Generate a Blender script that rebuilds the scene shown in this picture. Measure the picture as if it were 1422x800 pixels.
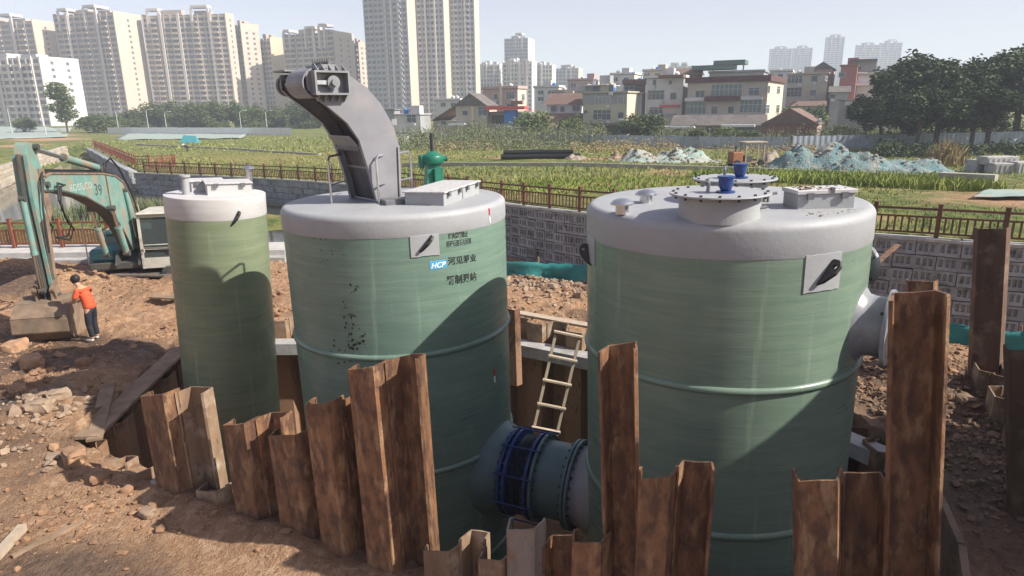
import bpy, bmesh, math, random
import numpy as np
from mathutils import Vector, Matrix, Euler, noise as mnoise
R = math.radians
random.seed(7); rng = np.random.default_rng(7)
for o in list(bpy.data.objects): bpy.data.objects.remove(o)
scene = bpy.context.scene
COL = scene.collection
# ------------------------------------------------------------------ camera
CAM_H, FPX, PITCH, ROLL = 5.8, 920.0, math.atan(250/920.0), 0.012
_R0 = Vector((1,0,0)); _U0 = Vector((0,math.sin(PITCH),math.cos(PITCH))); CF = Vector((0,math.cos(PITCH),-math.sin(PITCH)))
CR = _R0*math.cos(ROLL) - _U0*math.sin(ROLL); CU = _U0*math.cos(ROLL) + _R0*math.sin(ROLL)
cd = bpy.data.cameras.new('camera'); cam = bpy.data.objects.new('camera', cd); COL.objects.link(cam)
cd.sensor_width = 36; cd.lens = 36*FPX/1422.0; cd.clip_start = .05; cd.clip_end = 8000
cam.matrix_world = Matrix(((CR.x,CU.x,-CF.x,0),(CR.y,CU.y,-CF.y,0),(CR.z,CU.z,-CF.z,CAM_H),(0,0,0,1)))
scene.camera = cam
# ------------------------------------------------------------------ sky, sun, exposure
SUN_AZ, SUN_EL = R(-16), R(39)          # direction towards the sun, measured from +X
w = bpy.data.worlds.new('World'); scene.world = w; w.use_nodes = True
nt = w.node_tree; nt.nodes.clear()
sky = nt.nodes.new('ShaderNodeTexSky'); sky.sky_type = 'NISHITA'; sky.sun_disc = False
sky.sun_elevation = SUN_EL; sky.sun_rotation = R(90) - SUN_AZ
sky.air_density = 1.0; sky.dust_density = 1.0; sky.ozone_density = 1.0
hs = nt.nodes.new('ShaderNodeHueSaturation'); hs.inputs['Saturation'].default_value = .62; hs.inputs['Hue'].default_value = .545
bg = nt.nodes.new('ShaderNodeBackground'); bg.inputs['Strength'].default_value = .088
wo = nt.nodes.new('ShaderNodeOutputWorld')
wtc = nt.nodes.new('ShaderNodeTexCoord'); wmp = nt.nodes.new('ShaderNodeMapping'); wmp.inputs['Scale'].default_value = (2.2,2.2,9)
wns = nt.nodes.new('ShaderNodeTexNoise'); wns.inputs['Scale'].default_value = 1; wns.inputs['Detail'].default_value = 5      # faint uneven high haze, the same all round
wmr = nt.nodes.new('ShaderNodeMapRange'); wmr.inputs[1].default_value = .35; wmr.inputs[2].default_value = .7; wmr.inputs[3].default_value = .97; wmr.inputs[4].default_value = 1.07
nt.links.new(wtc.outputs['Generated'], wmp.inputs[0]); nt.links.new(wmp.outputs[0], wns.inputs['Vector']); nt.links.new(wns.outputs['Fac'], wmr.inputs[0]); nt.links.new(wmr.outputs[0], hs.inputs['Value'])
nt.links.new(sky.outputs[0], hs.inputs['Color']); nt.links.new(hs.outputs[0], bg.inputs[0]); nt.links.new(bg.outputs[0], wo.inputs[0])
sd = bpy.data.lights.new('sun', 'SUN'); sd.energy = 5.0; sd.angle = R(.6); sd.color = (1,.945,.86)
so = bpy.data.objects.new('sun', sd); COL.objects.link(so)
sdir = Vector((math.cos(SUN_AZ)*math.cos(SUN_EL), math.sin(SUN_AZ)*math.cos(SUN_EL), math.sin(SUN_EL)))
so.rotation_euler = sdir.to_track_quat('Z','Y').to_euler()
vs = scene.view_settings; vs.view_transform = 'Standard'; vs.look = 'None'; vs.exposure = .76; vs.gamma = 1; vs.use_curve_mapping = False
scene.cycles.max_bounces = 6; scene.cycles.diffuse_bounces = 3; scene.cycles.glossy_bounces = 2; scene.cycles.transmission_bounces = 3
scene.cycles.volume_bounces = 1; scene.cycles.transparent_max_bounces = 6
scene.cycles.use_denoising = True
# ------------------------------------------------------------------ measuring: photo pixel -> place
def ray(x, y): return CR*((x-711)/FPX) - CU*((y-400)/FPX) + CF
C0 = Vector((0,0,CAM_H))
def PZ(x, y, z): v = ray(x,y); return C0 + v*((z-CAM_H)/v.z)
def PY(x, y, Y): v = ray(x,y); return C0 + v*(Y/v.y)
def PV(x, y, A, B):
    n = Vector((-(B[1]-A[1]), B[0]-A[0], 0)); v = ray(x,y)
    return C0 + v*(n.dot(Vector((A[0],A[1],0)))/n.dot(v))
# ------------------------------------------------------------------ mesh helpers
def fin(name, me, mat, parent=None, smooth=None, loc=None, rot=None):
    if mat is not None: me.materials.append(MT[mat] if isinstance(mat,str) else mat)
    if smooth is not None:
        me.shade_smooth(); me.set_sharp_from_angle(angle=R(smooth))
    o = bpy.data.objects.new(name, me); COL.objects.link(o)
    if loc is not None: o.location = loc
    if rot is not None: o.rotation_euler = rot
    if parent is not None: o.parent = parent
    return o
def tag(o, label=None, cat=None, group=None, kind=None):
    if label: o['label'] = label
    if cat: o['category'] = cat
    if group: o['group'] = group
    if kind: o['kind'] = kind
    return o
def empty(name, loc=(0,0,0), rz=0, label=None, cat=None, group=None):
    o = bpy.data.objects.new(name, None); COL.objects.link(o); o.location = loc; o.rotation_euler = (0,0,rz)
    o.empty_display_size = .2
    return tag(o, label, cat, group)
def copy_tree(o, parent=None, label=None):
    c = o.copy(); COL.objects.link(c)
    if parent is not None: c.parent = parent
    for ch in o.children: copy_tree(ch, c)
    if label: c['label'] = label
    return c
def pyme(name, v, f):
    me = bpy.data.meshes.new(name); me.from_pydata([tuple(q) for q in v], [], f); me.update(); return me
def npme(name, V, k):
    """V: (n*k,3) array, faces of k consecutive verts"""
    V = np.asarray(V, dtype=np.float32).reshape(-1,3); n = len(V)//k
    me = bpy.data.meshes.new(name); me.vertices.add(len(V)); me.vertices.foreach_set('co', V.ravel())
    me.loops.add(len(V)); me.loops.foreach_set('vertex_index', np.arange(len(V), dtype=np.int32))
    me.polygons.add(n); me.polygons.foreach_set('loop_start', np.arange(0,len(V),k,dtype=np.int32))
    me.update(calc_edges=True); me.validate(); return me
def npmesh(name, V, F):
    V = np.asarray(V, np.float32); F = np.asarray(F, np.int32); k = F.shape[1]
    me = bpy.data.meshes.new(name); me.vertices.add(len(V)); me.vertices.foreach_set('co', V.ravel())
    me.loops.add(F.size); me.loops.foreach_set('vertex_index', F.ravel())
    me.polygons.add(len(F)); me.polygons.foreach_set('loop_start', np.arange(0,F.size,k,dtype=np.int32))
    me.update(calc_edges=True); return me
class MB:
    """collects shapes for one mesh part"""
    def __init__(s): s.v = []; s.f = []
    def add(s, v, f, M=None):
        n = len(s.v); s.v += [tuple(M @ Vector(q)) if M is not None else tuple(q) for q in v]; s.f += [tuple(n+i for i in t) for t in f]; return s
    def box(s, a, b, M=None, bev=0):
        x0,y0,z0 = a; x1,y1,z1 = b
        if bev:
            bm = bmesh.new(); bmesh.ops.create_cube(bm, size=1)
            for q in bm.verts: q.co = Vector(((x0+x1)/2+q.co.x*(x1-x0), (y0+y1)/2+q.co.y*(y1-y0), (z0+z1)/2+q.co.z*(z1-z0)))
            bmesh.ops.bevel(bm, geom=list(bm.edges), offset=bev, segments=1, affect='EDGES')
            bm.verts.index_update(); s.add([q.co.copy() for q in bm.verts], [[q.index for q in f.verts] for f in bm.faces], M); bm.free(); return s
        return s.add([(x0,y0,z0),(x1,y0,z0),(x1,y1,z0),(x0,y1,z0),(x0,y0,z1),(x1,y0,z1),(x1,y1,z1),(x0,y1,z1)],
              [(0,3,2,1),(4,5,6,7),(0,1,5,4),(1,2,6,5),(2,3,7,6),(3,0,4,7)], M)
    def lathe(s, prof, n=48, M=None, a0=0, a1=2*math.pi):
        full = abs(a1-a0-2*math.pi) < 1e-6; m = n if full else n+1
        v = []; f = []
        for i in range(m):
            a = a0 + (a1-a0)*i/n
            v += [(r*math.cos(a), r*math.sin(a), z) for r,z in prof]
        k = len(prof)
        for i in range(n):
            j = (i+1) % m
            for q in range(k-1): f.append((i*k+q, j*k+q, j*k+q+1, i*k+q+1))
        if full:
            for q,rev in ((0,True),(k-1,False)):
                if prof[q][0] > 1e-5:
                    t = tuple(i*k+q for i in range(m)); f.append(t[::-1] if rev else t)
        return s.add(v, f, M)
    def cyl(s, p0, p1, r, n=12, r1=None):
        p0 = Vector(p0); p1 = Vector(p1); d = p1-p0
        M = Matrix.Translation(p0) @ d.to_track_quat('Z','Y').to_matrix().to_4x4()
        return s.lathe([(r,0),(r if r1 is None else r1,d.length)], n, M)
    def tube(s, pts, r, n=8):
        pts = [Vector(p) for p in pts]; v = []; f = []
        for i,p in enumerate(pts):
            t = (pts[min(i+1,len(pts)-1)]-pts[max(i-1,0)]).normalized()
            q = t.to_track_quat('Z','Y'); rr = r[i] if isinstance(r,(list,tuple)) else r
            v += [p + q @ Vector((rr*math.cos(2*math.pi*j/n), rr*math.sin(2*math.pi*j/n), 0)) for j in range(n)]
        for i in range(len(pts)-1):
            for j in range(n): f.append((i*n+j, i*n+(j+1)%n, (i+1)*n+(j+1)%n, (i+1)*n+j))
        f.append(tuple(range(n-1,-1,-1))); f.append(tuple((len(pts)-1)*n+j for j in range(n)))
        return s.add(v, f)
    def prism(s, poly, M, d0, d1):
        """poly in local xy, extruded along local z"""
        n = len(poly); v = [(x,y,d0) for x,y in poly] + [(x,y,d1) for x,y in poly]
        f = [tuple(range(n-1,-1,-1)), tuple(range(n,2*n))] + [(i,(i+1)%n,n+(i+1)%n,n+i) for i in range(n)]
        return s.add(v, f, M)
    def bar(s, p0, p1, w, h, up=(0,0,1)):
        p0 = Vector(p0); p1 = Vector(p1); d = (p1-p0); L = d.length; x = d.normalized(); y = Vector(up).cross(x)
        if y.length < 1e-4: y = Vector((0,1,0)).cross(x)
        y.normalize(); z = x.cross(y)
        M = Matrix(((x.x,y.x,z.x,p0.x),(x.y,y.y,z.y,p0.y),(x.z,y.z,z.z,p0.z),(0,0,0,1)))
        return s.box((0,-w/2,-h/2),(L,w/2,h/2),M)
    def build(s, name, mat, parent=None, smooth=None, loc=None, rot=None):
        me = pyme(name, s.v, s.f)
        bm = bmesh.new(); bm.from_mesh(me); bmesh.ops.recalc_face_normals(bm, faces=bm.faces); bm.to_mesh(me); bm.free()
        return fin(name, me, mat, parent, smooth, loc, rot)
    def mesh(s, name):
        me = pyme(name, s.v, s.f)
        bm = bmesh.new(); bm.from_mesh(me); bmesh.ops.recalc_face_normals(bm, faces=bm.faces); bm.to_mesh(me); bm.free(); return me
# numpy noise
def _hash(ix, iy, s):
    h = (ix.astype(np.int64)*374761393 + iy.astype(np.int64)*668265263 + s*1442695041) & 0x7fffffff
    h = ((h ^ (h >> 13))*1274126177) & 0x7fffffff
    return ((h ^ (h >> 16)) & 0xffff)/65535.0
def vnoise(x, y, s=0):
    ix = np.floor(x); iy = np.floor(y); fx = x-ix; fy = y-iy
    fx = fx*fx*(3-2*fx); fy = fy*fy*(3-2*fy); ix = ix.astype(np.int64); iy = iy.astype(np.int64)
    a = _hash(ix,iy,s); b = _hash(ix+1,iy,s); c = _hash(ix,iy+1,s); d = _hash(ix+1,iy+1,s)
    return (a*(1-fx)+b*fx)*(1-fy) + (c*(1-fx)+d*fx)*fy
def fbm(x, y, sc, oct=4, s=0, gain=.5):
    t = 0; a = 1; n = 0
    for i in range(oct):
        t = t + a*(vnoise(x*sc, y*sc, s+i*17)-.5); n += a; a *= gain; sc *= 2.03
    return t/n*2
def sstep(a, b, x): t = np.clip((x-a)/(b-a),0,1); return t*t*(3-2*t)
def pdist(x, y, poly):
    """signed distance to an open polyline (positive on its left) and arc position"""
    best = np.full(x.shape, 1e9); sg = np.zeros(x.shape); arc = np.zeros(x.shape); acc = 0
    for (ax,ay),(bx,by) in zip(poly[:-1],poly[1:]):
        dx = bx-ax; dy = by-ay; L2 = dx*dx+dy*dy; t = np.clip(((x-ax)*dx+(y-ay)*dy)/L2,0,1)
        ex = x-ax-t*dx; ey = y-ay-t*dy; d = np.hypot(ex,ey); m = d < best - 1e-9
        cr = dx*(y-ay)-dy*(x-ax); best = np.where(m,d,best); sg = np.where(m,np.sign(cr),sg); arc = np.where(m,acc+t*math.sqrt(L2),arc)
        acc += math.sqrt(L2)
    return best*sg, arc
def inpoly(x, y, poly):
    c = np.zeros(x.shape, bool); n = len(poly)
    for i in range(n):
        x0,y0 = poly[i]; x1,y1 = poly[(i+1)%n]
        m = ((y0 > y) != (y1 > y)) & (x < (x1-x0)*(y-y0)/((y1-y0) if y1 != y0 else 1e-9)+x0); c ^= m
    return c
def smoothpath(pts, step):
    """Catmull-Rom through pts, resampled at even step"""
    P = [Vector((p[0],p[1],p[2] if len(p) > 2 else 0)) for p in pts]; P = [P[0]*2-P[1]] + P + [P[-1]*2-P[-2]]; out = []
    for i in range(1,len(P)-2):
        for k in range(24):
            t = k/24; a,b,c,d = P[i-1],P[i],P[i+1],P[i+2]
            out.append(.5*((2*b)+(c-a)*t+(2*a-5*b+4*c-d)*t*t+(3*b-a-3*c+d)*t**3))
    out.append(P[-2]); return resample(out, step)
def resample(pts, step):
    pts = [Vector(p) if len(p) > 2 else Vector((p[0],p[1],0)) for p in pts]; res = [pts[0].copy()]; need = step
    for a,b in zip(pts[:-1],pts[1:]):
        L = (b-a).length; pos = 0
        while L-pos >= need: pos += need; res.append(a+(b-a)*(pos/L)); need = step
        need -= L-pos
    return res
ORD = ['first','second','third','fourth','fifth','sixth','seventh','eighth','ninth','tenth','eleventh','twelfth','thirteenth','fourteenth','fifteenth','sixteenth']
# ------------------------------------------------------------------ materials
MT = {}
def mat(name, c, c2=None, sc=4, rough=.7, metal=0, bump=0, bsc=None, st=(1,1,1), lo=.35, hi=.65, c3=None, sc3=1, t3=(.55,.62), st3=(1,1,1), rnd=0, spec=.4, coat=0, bdist=.02, sub=0, alpha=None, coord='Object'):
    m = bpy.data.materials.new(name); m.use_nodes = True; nt = m.node_tree; N = nt.nodes; L = nt.links; b = N['Principled BSDF']
    b.inputs['Roughness'].default_value = rough; b.inputs['Metallic'].default_value = metal; b.inputs['Specular IOR Level'].default_value = spec
    if coat: b.inputs['Coat Weight'].default_value = coat; b.inputs['Coat Roughness'].default_value = .25
    tc = N.new('ShaderNodeTexCoord')
    oi = N.new('ShaderNodeObjectInfo')
    off = N.new('ShaderNodeVectorMath'); off.operation = 'MULTIPLY_ADD'; off.inputs[1].default_value = (37,53,71)
    L.new(oi.outputs['Random'], off.inputs[0]); L.new(tc.outputs[coord], off.inputs[2])
    def noise(s, stt, det=5):
        mp = N.new('ShaderNodeMapping'); mp.inputs['Scale'].default_value = (s*stt[0], s*stt[1], s*stt[2]); L.new(off.outputs[0], mp.inputs[0])
        n = N.new('ShaderNodeTexNoise'); n.inputs['Scale'].default_value = 1; n.inputs['Detail'].default_value = det; n.inputs['Roughness'].default_value = .6
        L.new(mp.outputs[0], n.inputs['Vector']); return n.outputs['Fac']
    def rampf(src, a, z):
        r = N.new('ShaderNodeMapRange'); r.inputs[1].default_value = a; r.inputs[2].default_value = z; L.new(src, r.inputs[0]); return r.outputs[0]
    def mix(f, a, z):
        x = N.new('ShaderNodeMix'); x.data_type = 'RGBA'
        if isinstance(f,(int,float)): x.inputs[0].default_value = f
        else: L.new(f, x.inputs[0])
        for i,q in ((6,a),(7,z)):
            if isinstance(q,tuple): x.inputs[i].default_value = (*q[:3],1)
            else: L.new(q, x.inputs[i])
        return x.outputs[2]
    col = c
    if c2: col = mix(rampf(noise(sc,st),lo,hi), c, c2)
    if c3: col = mix(rampf(noise(sc3,st3),*t3), col, c3)
    if rnd:
        h = N.new('ShaderNodeHueSaturation'); r = N.new('ShaderNodeMapRange'); r.inputs[3].default_value = 1-rnd; r.inputs[4].default_value = 1+rnd
        L.new(oi.outputs['Random'], r.inputs[0]); L.new(r.outputs[0], h.inputs['Value'])
        if isinstance(col,tuple): h.inputs['Color'].default_value = (*col,1)
        else: L.new(col, h.inputs['Color'])
        col = h.outputs[0]
    if isinstance(col,tuple): b.inputs['Base Color'].default_value = (*col,1)
    else: L.new(col, b.inputs['Base Color'])
    if bump:
        bp = N.new('ShaderNodeBump'); bp.inputs['Strength'].default_value = bump; bp.inputs['Distance'].default_value = bdist
        L.new(noise(bsc or sc*4, st, 6), bp.inputs['Height']); L.new(bp.outputs[0], b.inputs['Normal'])
    MT[name] = m
    return m
# ---- palette (real-world base colours)
mat('concrete', (.42,.41,.39),(.30,.29,.27), sc=3, rough=.85, bump=.3, bsc=25, c3=(.2,.19,.17), sc3=1.3, t3=(.58,.75))
mat('kerb', (.5,.48,.45),(.38,.36,.34), sc=2, rough=.9, bump=.2, bsc=20)
mat('block_grey', (.31,.32,.325),(.21,.215,.22), sc=2.2, rough=.9, bump=.5, bsc=14, c3=(.10,.11,.08), sc3=1.7, t3=(.56,.7), rnd=.18)
mat('block_tan', (.50,.42,.32),(.40,.33,.25), sc=1.2, rough=.9, bump=.4, bsc=6, rnd=.2)
mat('fence_brown', (.14,.06,.03),(.09,.04,.02), sc=5, rough=.6, bump=.2, bsc=20, rnd=.12)
mat('fence_red', (.22,.075,.04),(.16,.05,.03), sc=3, rough=.65, rnd=.1, bump=.2, bsc=20)
mat('teal_sheet', (.035,.24,.22),(.025,.18,.17), sc=1.5, rough=.55, bump=.3, bsc=5, bdist=.05)
mat('net_green', (.24,.34,.30),(.32,.36,.32), sc=.9, rough=.9, c3=(.36,.33,.27), sc3=.35, t3=(.5,.64), bump=.6, bsc=3, bdist=.1)
mat('net_blue', (.10,.20,.215),(.22,.265,.25), sc=1.6, rough=.9, c3=(.33,.29,.23), sc3=.7, t3=(.53,.68), bump=1, bsc=5, bdist=.2)
mat('rubble', (.36,.30,.23),(.24,.20,.16), sc=2, rough=.95, bump=.8, bsc=6, bdist=.05)
mat('rock', (.40,.235,.135),(.25,.145,.085), sc=3, rough=.95, bump=.6, bsc=14, rnd=.3)
mat('rock_grey', (.33,.29,.24),(.22,.19,.155), sc=3, rough=.95, bump=.6, bsc=14, rnd=.25)
mat('reed', (.11,.145,.065),(.21,.21,.115), sc=.35, rough=.8, spec=.2)
mat('grass_blade', (.17,.21,.055),(.30,.29,.10), sc=.18, rough=.8, spec=.2)
mat('crop_leaf', (.17,.24,.05),(.28,.31,.075), sc=.4, rough=.75, spec=.2)
mat('dry_grass', (.37,.285,.15),(.25,.20,.10), sc=.6, rough=.85, spec=.1)
mat('water', (.035,.045,.03),(.05,.055,.035), sc=.2, rough=.08, spec=.5, bump=.06, bsc=2.5)
# ---------------------------------------------------------------- lines of the place
PIT = [(-8.05,10.75),(-8.75,17.5),(.05,17.35),(2.7,15.8),(6.6,12.2),(6.75,9.6),(6.0,7.6),(5.2,6.1),(4.3,4.9),(-.2,6.75),(-1.61,7.41)]
WALL = [(-74,118),(-37.5,66.6),(-13.6,51.2),(1.9,32),(9,26.1),(14.4,22.4),(17.2,21),(30,16)]
BANKL = [(-44,28.3),(-52,66),(-79,121),(-110,190)]
NEAR = [(-44,28.3),(-11,28.1),(-4.5,26.5),(-.1,22.6),(2.4,21.6),(10.5,15.4),(14.5,13.4),(30,9)]
wtx = [-80,-37,-13,2,14,40]; wtz = [0,-.05,.3,.95,1.2,1.2]
def walltop(x): return np.interp(x, wtx, wtz)
def axis(segs):
    out = [segs[0][0]]
    for a,b,st,gr in segs:
        x = out[-1]
        if gr == 1: out += list(np.arange(a+st, b+1e-6, st))
        else:
            s = st
            while x < b: x += s; s *= gr; out.append(x)
    return np.array(out)
def neg(a): return -a[::-1]
xr = axis([(14,40,.45,1),(40,2400,.8,1.13)]); xl = axis([(17,62,.55,1),(62,2400,.9,1.13)])
GX = np.concatenate([neg(xl), np.arange(-16.9,13.95,.105), xr])
GY = np.concatenate([[-60,-20,-6,-2,0,1], np.arange(2,20,.11), axis([(20,70,.36,1),(70,2600,.6,1.09)])])
def ground_z(x, y, full=False):
    dN,_ = pdist(x,y,NEAR); dW,_ = pdist(x,y,WALL); dB,_ = pdist(x,y,BANKL)
    site = 1-sstep(0,1.6,dN); field = sstep(.55,.95,dW)
    left = sstep(.55,.95,dB)*(1-field)
    n1 = fbm(x,y,.35,4,1); n2 = fbm(x,y,1.5,4,5); n3 = 1-np.abs(fbm(x,y,3.3,3,9))*2
    # dug dirt of the site: lumpy, with heaps beside the excavator, flatter by the camera
    rough = np.clip(.45+.9*fbm(x,y,.22,2,31),.15,1.2)*np.where(y < 9, .7, 1.1)
    zs = .05+.16*n1+.24*n2*rough+.13*n3*rough+.11*fbm(x,y,5.0,4,63)*rough
    def heap(cx,cy,rx,ry,h): return h*np.exp(-(((x-cx)/rx)**2+((y-cy)/ry)**2))
    zs = zs+heap(-17.5,22.5,2.6,2.4,.75)+heap(-10.2,21.5,2.2,1.5,.45)+heap(-9.3,14.6,1.0,2.2,.35)+heap(-9.2,11.6,1.1,.8,.35)+heap(-17,18,2,1.6,.3)+heap(-6,20.5,3,1.2,.35)
    zs = zs+heap(1.5,20.0,4,1.0,.05)+heap(8.0,8.3,.7,2.5,.22)+heap(9,12.5,1.2,1.5,.2)
    zs = zs-heap(-14.3,24.4,3.4,1.7,.42)-heap(-5.2,6.0,2.6,1.1,.18)-heap(-12.3,16.6,2.4,1.2,.15)
    bed = np.where(x < -9, -2.4, -1.85)+.12*n1+.1*n2
    bed = bed+1.6*sstep(6,1,np.hypot((x+27)/3.2,(y-47)/1.7))*.7
    top = walltop(x)*sstep(60,4,dW)+.05*n1+.04*n2
    top = top-.0*dW
    zl = .1+.1*n1+sstep(0,30,dB)*.3
    z = zs*site+bed*(1-site)
    z = z*(1-left)+zl*left
    z = z*(1-field)+top*field
    poly = PIT+[PIT[0]]
    dP,_ = pdist(x,y,poly); ins = inpoly(x,y,PIT); dpit = np.where(ins,np.abs(dP),-np.abs(dP))
    z = z*(1-np.exp(-np.clip(-dpit,0,9)/.5)*.5*(dpit < 0))
    fr,_ = pdist(x,y,[(-8.05,10.75),(-1.61,7.41),(-.2,6.75),(4.3,4.9)]); z = z+.13*np.exp(-((np.abs(fr)-.3)/.32)**2)*(1+1.1*n2)*(dpit < .1)
    pit = sstep(.16,.22,dpit)
    z = z*(1-pit)+(-4.6+.1*n2)*pit
    if not full: return z
    grass = np.clip(np.maximum(field,left)+0*x,0,1)
    bare = sstep(.1,.5,fbm(x,y,.08,3,77)-.12)*field*.55
    bare = np.maximum(bare, np.exp(-(((x-27)/7)**2+((y-33)/4.5)**2)*1.2))
    bare = np.maximum(bare, left*sstep(-.1,.3,fbm(x,y,.05,3,55)))
    bare = np.maximum(bare, .9*np.exp(-(((x+6)/40)**2+((y-150)/6)**2))*0)
    grass = np.clip(grass-bare,0,1)*(1-pit)
    canal = (1-site)*(1-field)*(1-left)
    grass = np.maximum(grass, canal*sstep(-9,-14,x)*.85)
    wet = sstep(-.1,.4,fbm(x,y,.3,3,91))*.62*site
    def sp(cx,cy,rx,ry,a): return a*np.exp(-(((x-cx)/rx)**2+((y-cy)/ry)**2))
    wet = np.clip(wet+sp(-6.0,7.3,2.0,.8,.85)+sp(-10.2,15.2,2.2,1.3,.95)+sp(-12.8,16.7,2,.5,.9)+sp(-17,20.8,2.0,.9,.8)+sp(-9.8,21.6,2.4,.5,.7)+sp(8.8,10,3.2,5,.95)+canal*.35*(x > -9)
        -sp(-3.1,6.9,1.6,.7,.9)-sp(-2.4,5.6,2.0,.9,.9)-sp(-9,18.3,1.6,1.6,.6)+sp(-10.6,12.3,1.4,.7,.5),0,1)*(1-field)
    crop = np.exp(-(((x-9)/10)**2+((y-42.5)/4.5)**2))*field
    crop = np.maximum(crop, .9*np.exp(-(((x+30)/18)**2+((y-84)/12)**2))*field)
    return z, grass, wet, crop
gx,gy = np.meshgrid(GX,GY); gz,gg,gw,gc = ground_z(gx.ravel(),gy.ravel(),True)
nx,ny = len(GX),len(GY); ii = np.arange(nx*ny).reshape(ny,nx)
gF = np.stack([ii[:-1,:-1],ii[:-1,1:],ii[1:,1:],ii[1:,:-1]],-1).reshape(-1,4)
gme = npmesh('ground', np.stack([gx.ravel(),gy.ravel(),gz],1), gF)
for nm,arr in (('grass',gg),('wet',gw),('crop',gc)):
    at = gme.attributes.new(nm,'FLOAT','POINT'); at.data.foreach_set('value', arr.astype(np.float32))
def ground_mat():
    m = bpy.data.materials.new('ground'); m.use_nodes = True; N = m.node_tree.nodes; L = m.node_tree.links; b = N['Principled BSDF']
    b.inputs['Roughness'].default_value = .93; b.inputs['Specular IOR Level'].default_value = .2
    g = N.new('ShaderNodeNewGeometry')
    def noise(s, det=6, sc=(1,1,1), ro=.62):
        mp = N.new('ShaderNodeMapping'); mp.inputs['Scale'].default_value = (s*sc[0],s*sc[1],s*sc[2]); L.new(g.outputs['Position'], mp.inputs[0])
        n = N.new('ShaderNodeTexNoise'); n.inputs['Scale'].default_value = 1; n.inputs['Detail'].default_value = det; n.inputs['Roughness'].default_value = ro; L.new(mp.outputs[0], n.inputs['Vector']); return n.outputs['Fac']
    def mr(s, a, z, c=0, d=1):
        r = N.new('ShaderNodeMapRange'); r.inputs[1].default_value = a; r.inputs[2].default_value = z; r.inputs[3].default_value = c; r.inputs[4].default_value = d; L.new(s, r.inputs[0]); return r.outputs[0]
    def mix(f, a, z):
        x = N.new('ShaderNodeMix'); x.data_type = 'RGBA'; L.new(f, x.inputs[0])
        for i,q in ((6,a),(7,z)):
            if isinstance(q,tuple): x.inputs[i].default_value = (*q,1)
            else: L.new(q, x.inputs[i])
        return x.outputs[2]
    def at(n): a = N.new('ShaderNodeAttribute'); a.attribute_name = n; return a.outputs['Fac']
    def mul(a, c): x = N.new('ShaderNodeMath'); x.operation = 'MULTIPLY'; L.new(a, x.inputs[0]); (L.new(c, x.inputs[1]) if not isinstance(c,float) else setattr(x.inputs[1],'default_value',c)); return x.outputs[0]
    def addc(a, c): x = N.new('ShaderNodeMath'); x.operation = 'ADD'; L.new(a, x.inputs[0]); L.new(c, x.inputs[1]); return x.outputs[0]
    dirt = mix(mr(noise(.9),.35,.65), (.45,.265,.15), (.30,.175,.10))
    dirt = mix(mr(noise(6,7,ro=.7),.47,.60), dirt, (.50,.325,.20))
    dirt = mix(mr(noise(11,7,ro=.75),.55,.67), dirt, (.20,.12,.07))
    wetf = mr(addc(at('wet'), mul(noise(2.2),.5)), .42,.95)
    dirt = mix(wetf, dirt, mix(mr(noise(9),.4,.6), (.125,.08,.052), (.20,.13,.085)))
    gr = mix(mr(noise(.12),.36,.64), (.15,.175,.045), (.25,.235,.075))
    gr = mix(mr(noise(1.1,5),.42,.6), gr, (.075,.11,.028))
    gr = mix(mr(noise(.33,5,(1,2.5,1)),.55,.68), gr, (.31,.25,.11))
    gr = mix(at('crop'), gr, mix(mr(noise(1.0,3,(.6,1.3,1)),.45,.55), (.30,.21,.10), (.19,.20,.05)))
    gf = mr(addc(at('grass'), mr(noise(.5),.3,.7,-.25,.25)), .3,.7)
    col = mix(gf, dirt, gr); L.new(col, b.inputs['Base Color'])
    L.new(mr(wetf,0,1,.95,.42), b.inputs['Roughness'])
    bp = N.new('ShaderNodeBump'); bp.inputs['Strength'].default_value = 1.0; bp.inputs['Distance'].default_value = .14
    L.new(addc(noise(5,8,ro=.7), mul(noise(26,4),.4)), bp.inputs['Height']); L.new(bp.outputs[0], b.inputs['Normal'])
    return m
MT['ground'] = ground_mat()
tag(fin('ground', gme, 'ground', smooth=60), 'dug orange clay site running out into green fields', kind='structure')
def gz1(x, y): return float(ground_z(np.array([float(x)]),np.array([float(y)]))[0])
def gzv(x, y): return ground_z(np.asarray(x,float),np.asarray(y,float))
# ---- pond water
pw = MB(); pw.add([(-60,31,-1.95),(-8,31,-1.95),(-8,52,-1.95),(-36,67,-1.95),(-76,120,-1.95),(-82,120,-1.95)],[(0,1,2,3,4,5)])
tag(pw.build('water','water'), 'still brown pond between the stone banks', kind='structure')
# ---- paved path with kerb steps behind the excavator
pk = MB(); pk.box((-60,26.35,-.6),(-9.2,28.05,.35)); tag(pk.build('path','kerb'), 'pale concrete path along the pond fence', kind='structure')
for i,(y0,y1,z) in enumerate(((25.85,26.34,.16),)):
    k = MB()
    for j in range(26):
        xx = -60+j*1.96; k.box((xx,y0,-.6),(xx+1.95,y1,z+random.uniform(-.008,.008)),bev=.012)
    tag(k.build('kerb','concrete'), 'low concrete kerb step below the path', kind='structure')
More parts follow.
